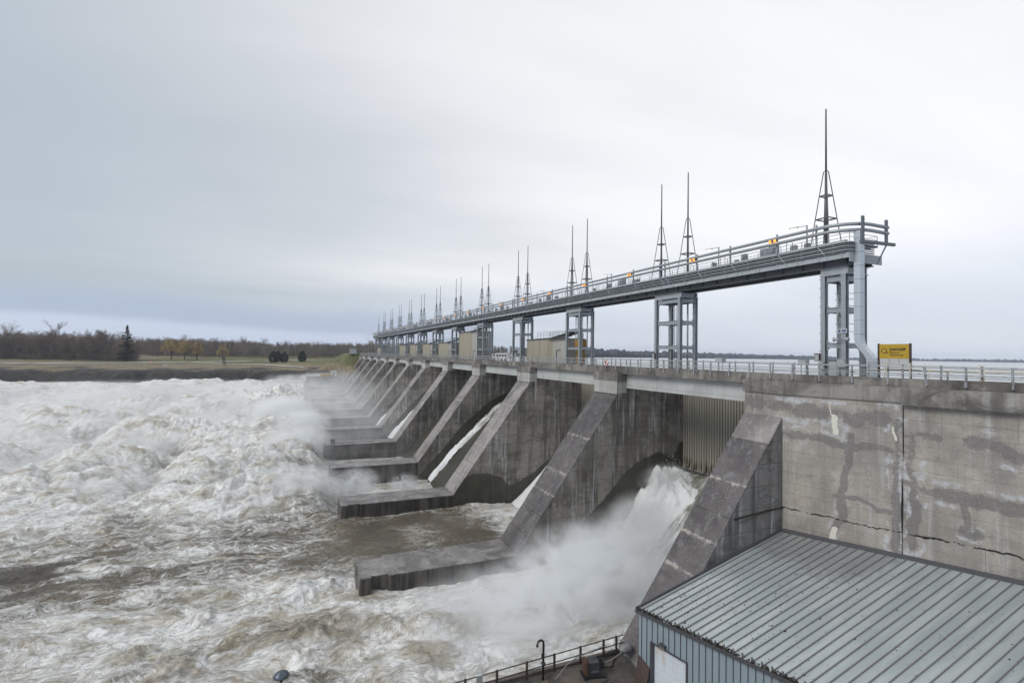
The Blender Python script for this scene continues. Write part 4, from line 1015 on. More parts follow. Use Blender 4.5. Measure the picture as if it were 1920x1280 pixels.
# pale yellow pipe stands behind the railing
def stand(y, lab, wide=False):
    r = empty('pipe_stand', (5., y, -.35), lab, 'pipe stand', 'pale yellow pipe stands behind the railing')
    for s in (-.11, .11):
        mb = MB(); mb.tube([(0, s, 0), (0, s, 1.62)], .03, 8); mb.build('upright', M['paleyellow'], r, True)
    return r
stand(-4.55, 'pale yellow pair of upright pipes just right of the danger sign'); stand(-7.5, 'pale yellow pair of upright pipes farther right of the danger sign')
r = empty('pipe_scaffold', (5., -2.6, -.35), 'pale yellow pipe framework standing below the danger sign', 'pipe scaffold')
for y in (.75, .6, -.9):
    mb = MB(); mb.tube([(0, y, 0), (0, y, 1.65)], .035, 8); mb.build('upright', M['paleyellow'], r, True)
for z in (1.62, 1.3):
    mb = MB(); mb.tube([(0, .8, z), (0, -1.0, z)], .035, 8); mb.build('cross_pipe', M['paleyellow'], r, True)
r = empty('pipeline', (0, 0, 0), 'long pale yellow pipe running behind the right-hand footbridge railing', 'pipe')
mb = MB(); mb.tube([along(-1.6, 5.4, .78), along(-30, 5.4, .82)], .055, 10); mb.build('pipe', M['paleyellow'], r, True)
mb = MB()
for t in np.arange(-2, -30, -4.): p = along(t, 5.4, .78); mb.bar((p[0], p[1], -.36), p, .08)
mb.build('support', M['rail'], r)

# ------------------------------------------------------------------ gatehouses between the towers
def gatehouse(u0, u1, h, label, rail=True, crates=False):
    r = empty('gatehouse', (0, 0, 0), label, 'gatehouse', 'beige gatehouses between the towers')
    us = u0 + (u1-u0)*.29; x0, x1 = 9.75, 13.6
    mb = MB(); mb.add([(x0,us,-.5),(x0,u1,-.5),(x0,u1,h-.12),(x0,us,h+.05)], [(0,3,2,1)]); mb.box(x0+.01, x1, us+.01, u1, -.5, h-.15); mb.build('wall', M['beige'], r)
    mb = MB(); mb.add([(x0+.0,u0,-.5),(x0,us-.01,-.5),(x0,us-.01,h),(x0,u0,h+.1)], [(0,3,2,1)]); mb.box(x0+.01, x1, u0, us, -.5, h-.02); mb.build('side_wall', M['greige'], r)
    mb = MB(); mb.add([(x0-.2,us-.1,h+.02),(x1,us-.1,h+.5),(x1,u1+.2,h+.3),(x0-.2,u1+.2,h-.12),(x0-.2,us-.1,h+.2),(x1,us-.1,h+.62),(x1,u1+.2,h+.42),(x0-.2,u1+.2,h+.06)], [(0,3,2,1),(4,5,6,7),(0,1,5,4),(1,2,6,5),(2,3,7,6),(3,0,4,7)])
    mb.build('roof', M['roofdark'], r)
    mb = MB(); a = [(x0-.55,us+1.6,h-.12),(x0-.55,u0-.15,h-.02),(x1,u0-.15,h+1.3),(x1,us+1.6,h+1.1)]; mb.add(a+[(x, y, z+.1) for x, y, z in a], [(0,1,2,3),(7,6,5,4),(0,4,5,1),(1,5,6,2),(2,6,7,3),(3,7,4,0)])
    for t in np.linspace(.05, .95, 9):
        y = us+1.6+(u0-.15-us-1.6)*t; mb.bar((x0-.55, y, h-.0), (x1, y, h+1.32), .06, .1)
    mb.build('canopy', M['roofdark'], r)
    mb = MB(); mb.box(x0+.6, x0+2., u0+.1, u0+1.8, h+.6, h+1.35); mb.build('roof_vent', M['roofdark'], r)
    if rail:
        mb = MB(); ry0, ry1 = us+.2, us+(u1-us)*.72; xr = x0+.8
        for z in (h+.75, h+1.1, h+1.45): mb.bar((xr, ry0, z), (xr, ry1, z), .05); mb.bar((x1-.4, ry0, z+.1), (x1-.4, ry1, z+.1), .05); mb.bar((xr, ry0, z), (x1-.4, ry0, z+.1), .05)
        for y in np.linspace(ry0, ry1, 7): mb.bar((xr, y, h+.2), (xr, y, h+1.45), .05); mb.bar((x1-.4, y, h+.4), (x1-.4, y, h+1.55), .05)
        mb.build('roof_railing', M['steel'], r)
    mb = MB(); mb.tube([(x0-.12, u0+(us-u0)*.75, 0), (x0-.12, u0+(us-u0)*.75, min(2.3, h*.55)), (x0-.12, u0+(us-u0)*.55, min(2.5, h*.6)), (x0-.12, u0+(us-u0)*.45, min(2.4, h*.57))], .06, 8); mb.build('vent_pipe', M['steeldark'], r, True)
    return r
gatehouse(53.6, 70.6, 4.55, 'nearest beige ribbed gatehouse with dark canopy roof and roof railing')
gatehouse(101.4, 118.9, 7.6, 'tallest beige gatehouse, second from the near end')
for k, n_ in ((6, 'third'), (7, 'fourth'), (8, 'fifth'), (9, 'sixth'), (12, 'seventh and farthest')):
    gatehouse(24*(k-1)+5.4, 24*k-1.4, 5.0 if k < 12 else 4.2, f'low beige gatehouse, {n_} from the near end', k in (6, 7))
r = empty('hoist_machine', (11., 51., 0), 'stack of ochre yellow machinery inside the second tower', 'machine')
for z0, z1, hw in ((0, .9, .5), (.95, 1.9, .62), (1.95, 2.7, .5), (2.75, 4.2, .7)):
    mb = MB(); mb.box(-hw, hw, -hw*1.2, hw*1.2, z0, z1); mb.box(-hw-.04, hw+.04, -hw*1.25, hw*1.25, z0+.3*(z1-z0), z0+.36*(z1-z0)); mb.build('casing', M['ochre'], r)
mb = MB(); mb.box(-.3, .3, -.4, .4, 4.2, 5.4); mb.tube([(0, -.6, 4.9), (0, .6, 4.9)], .25, 12); mb.build('winch', M['steeldark'], r)
# truck parked beyond the towers
tr = empty('utility_truck', (12.0, 88.6, -.3), 'white utility truck seen between the towers behind the footbridge', 'truck')
mb = MB(); mb.box(-1.1, 1.1, -4.6, 3.0, .75, 1.95); mb.box(-1.15, 1.15, -4.65, 3.05, 1.95, 2.05); mb.build('body', M['white'], tr)
mb = MB(); mb.prism([(-1.05, .6), (1.05, .6), (1.05, 1.9), (-1.05, 1.9)], 3.15, 5.4); mb.build('cab', M['white'], tr)
mb = MB(); mb.box(-1.07, -1.06, 3.5, 4.8, 1.3, 1.8); 
for a in (-4.2, -2.4, -.6, 1.2): mb.box(-1.12, -1.105, a, a+1.4, 1.25, 1.75)
mb.build('window', M['black'], tr)
for y in (-3.2, 4.2):
    for x in (-1., 1.):
        mb = MB(); mb.tube([(x-.15, y, .45), (x+.15, y, .45)], .45, 16); mb.build('wheel', M['black'], tr)
mb = MB(); mb.box(-6, 6, -9, 9, -.6, 0); o = mb.build('truck_deck', M['deck'], dam); o.location = (12., 88.6, -.3)

# ------------------------------------------------------------------ metal shed in the foreground
K = .26
def zr(x): return -11.45 + K*x
def joint(u): return (.02 + .235*(2.40-u)) if u > -1 else .02+.235*3.4+.245*(-1-u)
def eave(u): return -13.35 + .222*(2.45-u)
sh = empty('metal_shed', (0, 0, 0), 'blue-grey metal shed with a pale green ribbed roof against the concrete wall', 'shed')
mb = MB(); us = np.linspace(2.38, -24, 60)
vs = []
for u in us: vs += [(joint(u)-.02, u, zr(joint(u))), (eave(u), u, zr(eave(u)))]
mb.add(vs, [(2*i, 2*i+1, 2*i+3, 2*i+2) for i in range(len(us)-1)])
mb.build('roof', M['roof'], sh)
mb = MB()
u = 2.1
while u > -24:
    a = (joint(u)-.35, u, zr(joint(u)-.35)+.028); b = (eave(u)+.06, u, zr(eave(u)+.06)+.028)
    mb.bar(a, b, .045, .07); mb.bar((b[0]-.0, u, b[2]-.04), (b[0]-.06, u, b[2]+.24), .075); u -= .519
mb.build('roof_rib', M['rib'], sh)
mb = MB()
for a, b in zip(us[:-1], us[1:]):
    mb.add([(joint(a)+.0,a,zr(joint(a))+.16),(joint(b)+.0,b,zr(joint(b))+.16),(joint(b)-.3,b,zr(joint(b)-.3)+.06),(joint(a)-.3,a,zr(joint(a)-.3)+.06)], [(0,1,2,3)])
mb.bar((joint(2.38)-.1, 2.40, zr(0)+.06), (eave(2.38)-.05, 2.40, zr(eave(2.38))+.06), .09, .16)
mb.build('flashing', M['trim'], sh)
ev = lambda u, o=0., dz=0.: (eave(u)-o*.976, u-o*.217*-1*-1, zr(eave(u))+dz)
mb = MB(); p, q = ev(2.42, .12, -.06), ev(-24, .12, -.06)
mb.bar(p, q, .04, .2); mb.bar(ev(2.42, .0, -.13), ev(-24, .0, -.13), .22, .03); mb.build('gutter', M['trim'], sh)
n = 1500; vs = []; fs = []
for i in range(n):
    u = random.uniform(-13, 2.3); c = Vector(ev(u, random.uniform(-.2, .1), random.uniform(-.03, .05))); s_ = random.uniform(.03, .09)
    if fbm(np.array([u*1.3]), np.array([2.]), 3)[0] < -.25 and random.random() < .8: continue
    k0 = len(vs)
    for d_ in ((1,0,0), (-.5,.8,0), (-.5,-.8,0), (0,0,1.1)): vs.append(c + Vector((d_[0]*s_, d_[1]*s_, d_[2]*s_*random.uniform(.6, 1.6))))
    fs += [(k0, k0+1, k0+3), (k0+1, k0+2, k0+3), (k0+2, k0, k0+3)]
mb = MB(); mb.add(vs, fs); tag(mb.build('gutter_moss', M['moss']), 'dark moss and grass clogging the shed gutter', 'moss', kind='stuff')
vs = []; fs = []
for i in range(6500):
    u = random.uniform(-14, 2.2); t = random.random()**.8; x = joint(u)-.4 + (eave(u)+.2-joint(u))*t
    dens = fbm(np.array([x*.45]), np.array([u*.7]), 3)[0]; edge = max(0, 1-abs((2.2-u)/2.2))
    rib = ((2.1-u) % .519); keep = .12 + 1.6*max(0, dens) + .9*edge*(t > .3) + .25*(rib < .1)
    if u < -4.5: keep *= .4
    if u < -8: keep *= .4
    if random.random() > keep: continue
    s_ = random.uniform(.008, .03) * (1.8 if random.random() < .1 else 1); c = Vector((x, u, zr(x)+.004)); a = random.uniform(0, 6.28); k0 = len(vs); m_ = random.randint(4, 6)
    for j in range(m_):
        b = a+6.283*j/m_; rr = s_*random.uniform(.5, 1.3); vs.append(c+Vector((math.cos(b)*rr*1.5, math.sin(b)*rr, K*math.cos(b)*rr*1.5)))
    vs.append(c+Vector((0, 0, s_*.5)))
    fs += [(k0+j, k0+(j+1) % m_, k0+m_) for j in range(m_)]
mb = MB(); mb.add(vs, fs); tag(mb.build('leaf_litter', M['moss']), 'scattered dark leaf litter and grit on the shed roof', 'litter', kind='stuff')
# cladding on the wall below the eave
EA = math.atan(.222); es, ec = math.sin(EA), math.cos(EA)
def sw(s, off, z): return (-13.2 + es*s - ec*off, 2.3 - ec*s - es*off, z)
def zeave(s): return zr(eave(2.3-ec*s))-.08
D0, D1, DT = .98, 3.6, -16.55
mb = MB()
def wallq(mb, s0, s1, z0f, z1f, off=0.):
    mb.add([sw(s0, off, z0f(s0)), sw(s1, off, z0f(s1)), sw(s1, off, z1f(s1)), sw(s0, off, z1f(s0))], [(0, 1, 2, 3)])
bot = lambda s: -19.5
wallq(mb, 0, D0, bot, zeave); wallq(mb, D0, D1, lambda s: DT, zeave); wallq(mb, D1, 26, bot, zeave)
mb.add([sw(0, 0, -19.5), sw(0, 0, zeave(0)), (0.0, 2.3, zr(0)-.05), (0, 2.3, -19.5)], [(0, 1, 2, 3)])
s = .2
while s < 20:
    z0 = DT if D0-.05 < s < D1+.05 else -19.5
    mb.bar(sw(s, .02, z0), sw(s, .02, zeave(s)), .04, .05, (1, 0, 0)); s += .42
mb.build('wall', M['shedwall'], sh)
mb = MB(); 
for s in range(0, 1): pass
s = .2
while s < 20:
    z0 = DT if D0-.05 < s < D1+.05 else -19.5
    mb.bar(sw(s+.03, .035, z0), sw(s+.03, .035, zeave(s)), .03, .03, (1, 0, 0)); s += .42
mb.build('wall_seam', M['trim'], sh)
dr = empty('door'); dr.parent = sh
mb = MB(); mb.add([sw(D0+.12, -.16, -19.5), sw(D1, -.16, -19.5), sw(D1, -.16, DT), sw(D0+.12, -.16, DT)], [(0, 1, 2, 3)]); mb.build('door_leaf', M['door'], dr)
mb = MB(); mb.bar(sw(D0+.05, -.05, -19.5), sw(D0+.05, -.05, DT+.04), .16, .26, (1, 0, 0)); mb.bar(sw(D1+.04, -.05, -19.5), sw(D1+.04, -.05, DT+.04), .1, .26, (1, 0, 0)); mb.bar(sw(D0, -.05, DT+.03), sw(D1+.08, -.05, DT+.03), .24, .09); mb.build('door_frame', M['trim'], dr)
wl = empty('wall_lamp'); wl.parent = sh
mb = MB(); c = sw(1.95, .12, -16.28); mb.bar(sw(1.75, .14, -16.25), sw(2.15, .14, -16.29), .2, .16); mb.build('lamp_housing', M['trim'], wl)
mb = MB(); mb.bar(sw(1.78, .14, -16.36), sw(2.12, .14, -16.4), .15, .03); mb.build('lens', M['offwhite'], wl)
# rusty steel plate leaning by the door
r = empty('steel_plate', sw(.45, .35, -19.48), 'dark rusty steel plate leaning on the shed beside its door', 'plate')
mb = MB(); o_ = Vector(sw(.45, .35, -19.48))
mb.add([Vector(sw(.05, .5, -19.48))-o_, Vector(sw(.95, .5, -19.48))-o_, Vector(sw(.95, .06, -18.2))-o_, Vector(sw(.05, .06, -17.75))-o_, Vector(sw(.05, .54, -19.48))-o_, Vector(sw(.95, .54, -19.48))-o_, Vector(sw(.95, .1, -18.18))-o_, Vector(sw(.05, .1, -17.73))-o_],
       [(0,1,2,3),(7,6,5,4),(0,4,5,1),(1,5,6,2),(2,6,7,3),(3,7,4,0)]); mb.build('plate', M['brown'], r)

# ------------------------------------------------------------------ river-side platform furniture
rl = empty('railing', (0, 0, 0), 'rusty dark brown railing along the edge of the river platform below the shed', 'railing')
px = [-12.9, -14.0, -15.9, -17.95, -20.0, -22.1, -24.2, -26.3, -28.4, -30.5, -32.6]; pyv = lambda x: 5.12 + (x+15)*.055
for i, x in enumerate(px):
    mb = MB(); mb.box(-.06, .06, -.06, .06, 0, 1.14); mb.box(-.09, .09, -.09, .09, 0, .03); o = mb.build('post', M['brown'], rl); o.location = (x, pyv(x), -19.3)
for z in (1.08, .56, .12):
    mb = MB(); mb.tube([(-12.3, pyv(-12.3), -19.3+z), (-33, pyv(-33), -19.3+z)], .035 if z > .2 else .03, 8); mb.build('rail', M['brown'], rl, True)
mb = MB(); mb.box(-23.5, -23.1, pyv(-23)-.1, pyv(-23)-.06, -18.9, -18.15); mb.build('notice', M['cab'], rl)
r = empty('hooked_pipe', (-18.9, 4.7, -19.5), 'black vent pipe with a hooked top at the platform railing', 'pipe')
mb = MB(); mb.tube([(0, 0, 0), (0, 0, 2.35)] + [(-.22+.22*math.cos(a), 0, 2.35+.22*math.sin(a)) for a in np.linspace(.3, math.pi, 7)] + [(-.45, 0, 2.2)], .075, 10); mb.build('pipe', M['black'], r, True)
mb = MB(); mb.box(-.12, .12, -.12, .12, 1.0, 1.12); mb.box(-.14, -.06, -.03, .03, 1.4, 1.7); mb.build('clamp', M['trim'], r)
r = empty('engine_pump', (-15.6, 3.95, -19.5), 'dark greasy pump engine with a rusty radiator end on the platform', 'pump', rz=R(-12))
mb = MB(); mb.box(-.75, .75, -.42, .42, 0, .12); mb.box(-.75, -.6, -.5, .5, 0, .1); mb.box(.6, .75, -.5, .5, 0, .1); mb.build('skid', M['black'], r)
mb = MB(); mb.box(-.45, .35, -.3, .3, .12, .85); mb.box(-.4, .3, -.33, .33, .86, .98); mb.tube([(-.2, .36, .55), (.2, .36, .55)], .12, 10); mb.tube([(-.3, -.34, .4), (.25, -.34, .4)], .09, 8); mb.build('engine_block', simple('greasy_engine', (.07,.072,.075), .45, .3, .4, 7.), r)
mb = MB(); mb.box(-.62, -.47, -.38, .38, .15, 1.05); mb.box(-.66, -.62, -.3, .3, .2, 1.); mb.build('radiator', M['rust'], r)
mb = MB(); mb.box(.36, .68, -.24, .24, .45, .9); mb.tube([(.5, 0, .9), (.5, 0, 1.05)], .12, 10); mb.build('air_filter', M['black'], r)
mb = MB(); mb.tube([(.1, .1, .98), (.1, .1, 1.1), (-.4, .12, 1.14)], .04, 8); mb.build('exhaust', M['trim'], r, True)
r = empty('suction_hose', (0, 0, 0), 'grey hose running from the pump along the railing to the wrapped bundle', 'hose')
mb = MB(); mb.tube([(-18.2, 4.35, -19.42), (-17.2, 4.7, -18.95), (-16.4, 4.9, -18.75), (-15.2, 5.0, -18.65), (-13.9, 5.0, -18.5)], .032, 8)
mb.tube([(-14.95, 3.95, -18.95), (-14.0, 4.2, -19.0), (-13.2, 4.4, -18.9), (-12.7, 4.5, -18.75)], .04, 8); mb.build('hose', M['rubber'], r, True)
r = empty('black_cable', (0, 0, 0), 'black cable lying in a loop on the platform beside the pump', 'cable')
mb = MB(); mb.tube([(-14.6, 4.9, -19.2), (-14.6, 4.8, -19.46), (-14.4, 4.3, -19.46), (-13.9, 4.2, -19.46), (-13.6, 4.6, -19.46), (-13.2, 4.9, -19.4)], .04, 8); mb.build('cable', M['black'], r, True)
r = empty('wrapped_bundle', (-12.55, 4.55, -18.75), 'grey plastic-wrapped bundle hanging at the end of the railing', 'bundle')
mb = MB(); vs = []; fs = []
for i in range(9):
    for j in range(14):
        a = math.pi*i/8; b = 2*math.pi*j/14; k_ = 1+.18*math.sin(5*a+3*b)+.1*math.sin(7*b); vs.append((.55*math.cos(a), .3*k_*math.sin(a)*math.cos(b), .3*k_*math.sin(a)*math.sin(b)))
fs = [(i*14+j, (i+1)*14+j, (i+1)*14+(j+1) % 14, i*14+(j+1) % 14) for i in range(8) for j in range(14)]
mb.add(vs, fs); mb.build('wrapping', simple('grey_plastic', (.2,.2,.21), .5, 0, .3, 5.), r, True)
for i, (x, y, l) in enumerate(((-15.9, 3.0, 1.8), (-15.7, 2.7, 1.6), (-16.4, 2.4, 2.0))):
    mb = MB(); mb.box(-l/2, l/2, -.1, .1, 0, .06); o = mb.build('plank', M['bark']); o.location = (x, y, -19.49); o.rotation_euler = (0, 0, R(12+i*3))
    tag(o, ['weathered plank on the platform nearest the pump', 'middle weathered plank on the platform near the pump', 'weathered plank on the platform farthest from the pump'][i], 'plank', 'planks lying on the platform')
r = empty('mushroom_lamp', (-34.4, 4.6, -19.5), 'dark mushroom-capped lamp post rising in front of the foaming river', 'lamp post')
mb = MB(); mb.tube([(0, 0, 0), (0, 0, 3.65)], .055, 10); mb.lathe((0, 0, 0), [(.0, 0), (.16, 0), (.16, .05), (.06, .08)]); mb.build('pole', M['black'], r, True)
mb = MB(); mb.lathe((0, 0, 3.6), [(.06, 0), (.1, .1), (.21, .26), (.21, .3)], 20); mb.build('collar', M['trim'], r, True)
mb = MB(); mb.lathe((0, 0, 3.86), [(.2, .02), (.40, .0), (.415, .03), (.3, .17), (.17, .235), (.14, .27), (.0, .30)], 24); o = mb.build('lamp_cap', simple('lamp_cap', (.10,.12,.145), .35, .5), r, True)
o.rotation_euler = (0, 0, 0)
r = empty('box_on_wall', (-26.3, 98.3, ZB), 'small dark instrument box on the end of the fourth training wall', 'box')
mb = MB(); mb.box(-.45, .45, -.5, .5, 0, .9); mb.build('housing', M['steeldark'], r)
mb = MB(); mb.box(-.5, .5, -.55, .55, .9, .97); mb.tube([(.5, 0, .1), (2, 0, .06), (9, .2, .06)], .05, 6); mb.build('lid', M['black'], r)

# ------------------------------------------------------------------ trees
def bare_tree(h, spread, seed, fine=5, tw=.035, up=.55, strands=0):
    """trunk (tapered tubes) and crown (flat twigs) as two vertex/face lists around the origin"""
    rr = random.Random(seed); trunk = MB(); tv = []; tf = []
    def twig(p, q, w):
        d = (q-p).normalized(); s_ = d.cross(Vector((rr.uniform(-1, 1), rr.uniform(-1, 1), rr.uniform(-.3, .3)))).normalized()*w
        k = len(tv); tv.extend([p-s_, p+s_, q+s_*.3, q-s_*.3]); tf.append((k, k+1, k+2, k+3))
    def grow(p, d, L, rad, lev):
        n = 4 if lev == 0 else 3 if lev < 2 else 2; pts = [p]; dd = d
        for i in range(n):
            dd = (dd + Vector((rr.uniform(-.22, .22), rr.uniform(-.22, .22), rr.uniform(.0, .30)))).normalized(); pts.append(pts[-1] + dd*L/n)
        if lev <= 1: trunk.tube(pts, [rad*(1-.6*i/n) for i in range(n+1)], 6 if lev == 0 else 4, False)
        else:
            for a, b in zip(pts[:-1], pts[1:]): twig(a, b, max(rad, tw))
        if lev >= fine: return
        m = [15, 5, 4, 3, 3][min(lev, 4)]
        for i in range(m):
            t = (rr.uniform(.04, 1.) if lev == 0 else rr.uniform(.25, 1.)); j = min(int(t*n), n-1); base = pts[j].lerp(pts[j+1], t*n-j)
            ax = Vector((rr.uniform(-1, 1), rr.uniform(-1, 1), 0)); ax = (ax - dd*ax.dot(dd)).normalized()
            nd = (dd*.9 + ax*rr.uniform(.4, .95)*spread).normalized()
            grow(base, nd, (L*rr.uniform(.32, .5)*(1.15-.5*t) if lev == 0 else L*rr.uniform(.42, .68)), rad*.45, lev+1)
    grow(Vector((0, 0, 0)), Vector((0, 0, 1)), h*.84, h*.011, 0)
    return trunk, tv, tf
def add_tree(name, tree, loc, label, group, crown_mat, rz=0, sc=1., cat='tree'):
    r = empty(name, loc, label, cat, group, rz); r.scale = (sc, sc, sc)
    trunk, tv, tf = tree
    trunk.build('trunk', M['bark'], r, True)
    mesh_np('crown', [tuple(v) for v in tv], tf, crown_mat, r)
    return r
variants = [bare_tree(20, .85, 3+i, 4, .06) for i in range(5)]
def merged(name, insts, mat, label, cat, trees):
    V, Fq = [], []; off = 0
    for (x, y, z, s_, rz, ti) in insts:
        tv, tf = trees[ti]; c, q = math.cos(rz), math.sin(rz)
        P = tv*np.array([s_[0], s_[0], s_[1]]); P = np.stack([P[:, 0]*c-P[:, 1]*q+x, P[:, 0]*q+P[:, 1]*c+y, P[:, 2]+z], -1)
        V.append(P); Fq.append(tf+off); off += len(P)
    return tag(mesh_np(name, np.concatenate(V), np.concatenate(Fq), mat), label, cat, None, 'stuff')
def flat(tree):
    trunk, tv, tf = tree; v = np.array([tuple(p) for p in tv]); f = np.array(tf)
    q = [g for g in trunk.f if len(g) == 4]; return np.concatenate([v, np.array(trunk.v)]), np.concatenate([f, np.array(q)+len(v)])
flats = [flat(t) for t in variants]; 
def px_at(px, D): return dirpt(px, D)
ins = []
for i in range(300):
    px = random.uniform(-60, 262); D = random.uniform(412, 500) if i > 90 else random.uniform(408, 420)
    x, y = px_at(px, D); hgt = (21 if px < 110 else 20 if px < 240 else 17)*random.uniform(.6, 1.0)/20.
    ins.append((x, y, lz(x, y)-.3, (hgt*random.uniform(.8, 1.1), hgt), random.uniform(0, 6.3), random.randrange(5)))
for i in range(260):
    px = random.uniform(-60, 262); D = random.uniform(404, 430); x, y = px_at(px, D); ins.append((x, y, lz(x, y)-1.2, (random.uniform(.35, .5), random.uniform(.22, .36)), random.uniform(0, 6.3), random.randrange(5)))
merged('bare_woods', ins, M['twig'], 'dense grey-brown leafless wood at the left edge of the far bank', 'woods', flats)
ins = []
for i in range(330):
    px = random.uniform(255, 720); D = random.uniform(560, 760)
    x, y = px_at(px, D); hgt = random.uniform(13, 20)/20.*(1.0 if px < 500 else .85)
    ins.append((x, y, lz(x, y)-.3, (hgt*1.2, hgt), random.uniform(0, 6.3), random.randrange(5)))
for i in range(260):
    px = random.uniform(255, 720); D = random.uniform(545, 600); x, y = px_at(px, D); ins.append((x, y, lz(x, y)-1.2, (random.uniform(.45, .65), random.uniform(.28, .42)), random.uniform(0, 6.3), random.randrange(5)))
merged('bare_woods', ins, M['twig'], 'long leafless wood behind the lawn and willows', 'woods', flats)
ins = []
for i in range(70):
    px = random.choice([random.uniform(455, 540), random.uniform(560, 640), random.uniform(640, 700)]); D = random.uniform(500, 548)
    x, y = px_at(px, D); hgt = random.uniform(8, 13)/20.
    ins.append((x, y, lz(x, y)-.3, (hgt*1.1, hgt), random.uniform(0, 6.3), random.randrange(5)))
merged('pale_saplings', ins, M['twigpale'], 'pale leafless saplings in front of the long wood', 'saplings', flats)
def conifer(h, w, tiers, seed, nbr=9, sparse=0.):
    rr = random.Random(seed); tv = []; tf = []
    for i in range(tiers):
        t = i/(tiers-1); z0_ = h*(.06+.93*t); rad = w*(1-t)**.8*rr.uniform(.75, 1.1)+.12*w*(1-t)+.1
        for j in range(nbr):
            a = rr.uniform(0, 6.283); L = rad*rr.uniform(.55, 1.15); n = max(3, int(L/.4)); z = z0_ + rr.uniform(-.5, .5)*h/tiers*1.1
            for s_ in range(n):
                q = (s_+.6)/n; c = Vector((math.cos(a)*L*q, math.sin(a)*L*q, z + L*(.06*q+.12*q*q) - .12*L*q))
                for e in range(3 if q > .4 else 2):
                    o = Vector((rr.uniform(-.4, .4), rr.uniform(-.4, .4), rr.uniform(-.12, .16)))*(.5+.12*L); k = len(tv); s2 = rr.uniform(.35, .8)*(.5+h/40)
                    d1 = Vector((rr.uniform(-1, 1), rr.uniform(-1, 1), rr.uniform(-.3, .5)))*s2; d2 = Vector((rr.uniform(-1, 1), rr.uniform(-1, 1), rr.uniform(-.3, .5)))*s2*.9
                    tv.extend([c+o-d1, c+o+d2, c+o+d1, c+o-d2]); tf.append((k, k+1, k+2, k+3))
    tr_ = MB(); tr_.tube([(0, 0, 0), (0, 0, h*.96)], [h*.014, .03], 7, False)
    return tr_, tv, tf
spr = []
for i in range(3):
    t = conifer(17, 2.6, 12, 60+i, 6); v = np.array([tuple(p) for p in t[1]]); spr.append((v, np.array(t[2])))
ins = []
for i in range(240):
    px = random.choice([random.uniform(330, 480), random.uniform(420, 560), random.uniform(262, 420), random.uniform(540, 700)]); D = random.uniform(640, 800)
    x, y = px_at(px, D); hgt = random.uniform(.75, 1.15)*(1. if px < 480 else .82)
    ins.append((x, y, lz(x, y)-.3, (hgt*1.2, hgt), random.uniform(0, 6.3), random.randrange(3)))
merged('evergreen_woods', ins, M['spruce'], 'dark evergreens standing behind the leafless wood', 'woods', spr)
# single trees that can be told apart
def bt(px, D, h, seed, label, mat='twig', fine=4, sp=.7):
    x, y = px_at(px, D); t = bare_tree(h, sp, seed, fine, .05 if h > 12 else .03)
    return add_tree('bare_tree', t, (x, y, lz(x, y)-.2), label, 'tall leafless trees above the wood', M[mat])
bt(12, 415, 27, 101, 'wide leafless tree at the left edge, rising above the wood')
bt(104, 412, 28, 102, 'tall slender leafless tree standing well above the middle of the wood')
bt(172, 414, 24, 103, 'leafless tree with an upright crown to the left of the paired trees near the pine')
bt(193, 412, 25, 104, 'leafless upright tree just left of the big pine')
bt(160, 420, 22, 105, 'small leafless tree poking from the wood halfway to the pine')
bt(333, 560, 24, 106, 'leafless tree rising behind the golden willows')
bt(424, 372, 7.5, 107, 'small bare bush growing on the dry bank left of the cedars', fine=4); bt(475, 362, 8.5, 108, 'thin bare shrub on the dry bank below the cedars', fine=4)
x, y = px_at(238, 402)
add_tree('pine_tree', conifer(28, 6.8, 16, 21, 11), (x, y, lz(x, y)-.2), 'large dark green pine standing alone in front of the leafless wood', None, M['needle'])
def cedar(h, w, seed):
    rr = random.Random(seed); tv = []; tf = []
    for i in range(2600):
        t = rr.random()**.9; a = rr.uniform(0, 6.283); rad = w*(math.sin(math.pi*min(1, (t*.82+.13)))**.7)*(1-t**3*.6)*rr.uniform(.75, 1.05)*(1+.15*math.sin(3*a+seed))
        c = Vector((math.cos(a)*rad, math.sin(a)*rad, h*(.04+.95*t))); k = len(tv); s2 = rr.uniform(.25, .55)
        d1 = Vector((rr.uniform(-.6, .6), rr.uniform(-.6, .6), 1))*s2; d2 = Vector((rr.uniform(-1, 1), rr.uniform(-1, 1), .2))*s2*.5
        tv.extend([c-d1, c+d2, c+d1, c-d2]); tf.append((k, k+1, k+2, k+3))
    tr_ = MB(); tr_.tube([(0, 0, 0), (0, 0, h*.8)], [.25, .05], 6, False); return tr_, tv, tf
for i, (px, D, h, w_, lab) in enumerate(((514, 425, 9.6, 4.2, 'biggest rounded dark cedar on the lawn, leftmost of the group'), (522, 445, 9.2, 3.4, 'dark cedar half hidden behind the biggest cedar'),
                     (534, 432, 9.0, 3.6, 'dark conical cedar just right of the overlapping pair'), (568, 440, 9.6, 3.6, 'pointed dark cedar standing apart on the right near the mound'))):
    x, y = px_at(px, D); add_tree('cedar_tree', cedar(h, w_, 40+i), (x, y, lz(x, y)-.3), lab, 'dark cedars on the lawn', M['cedar'])
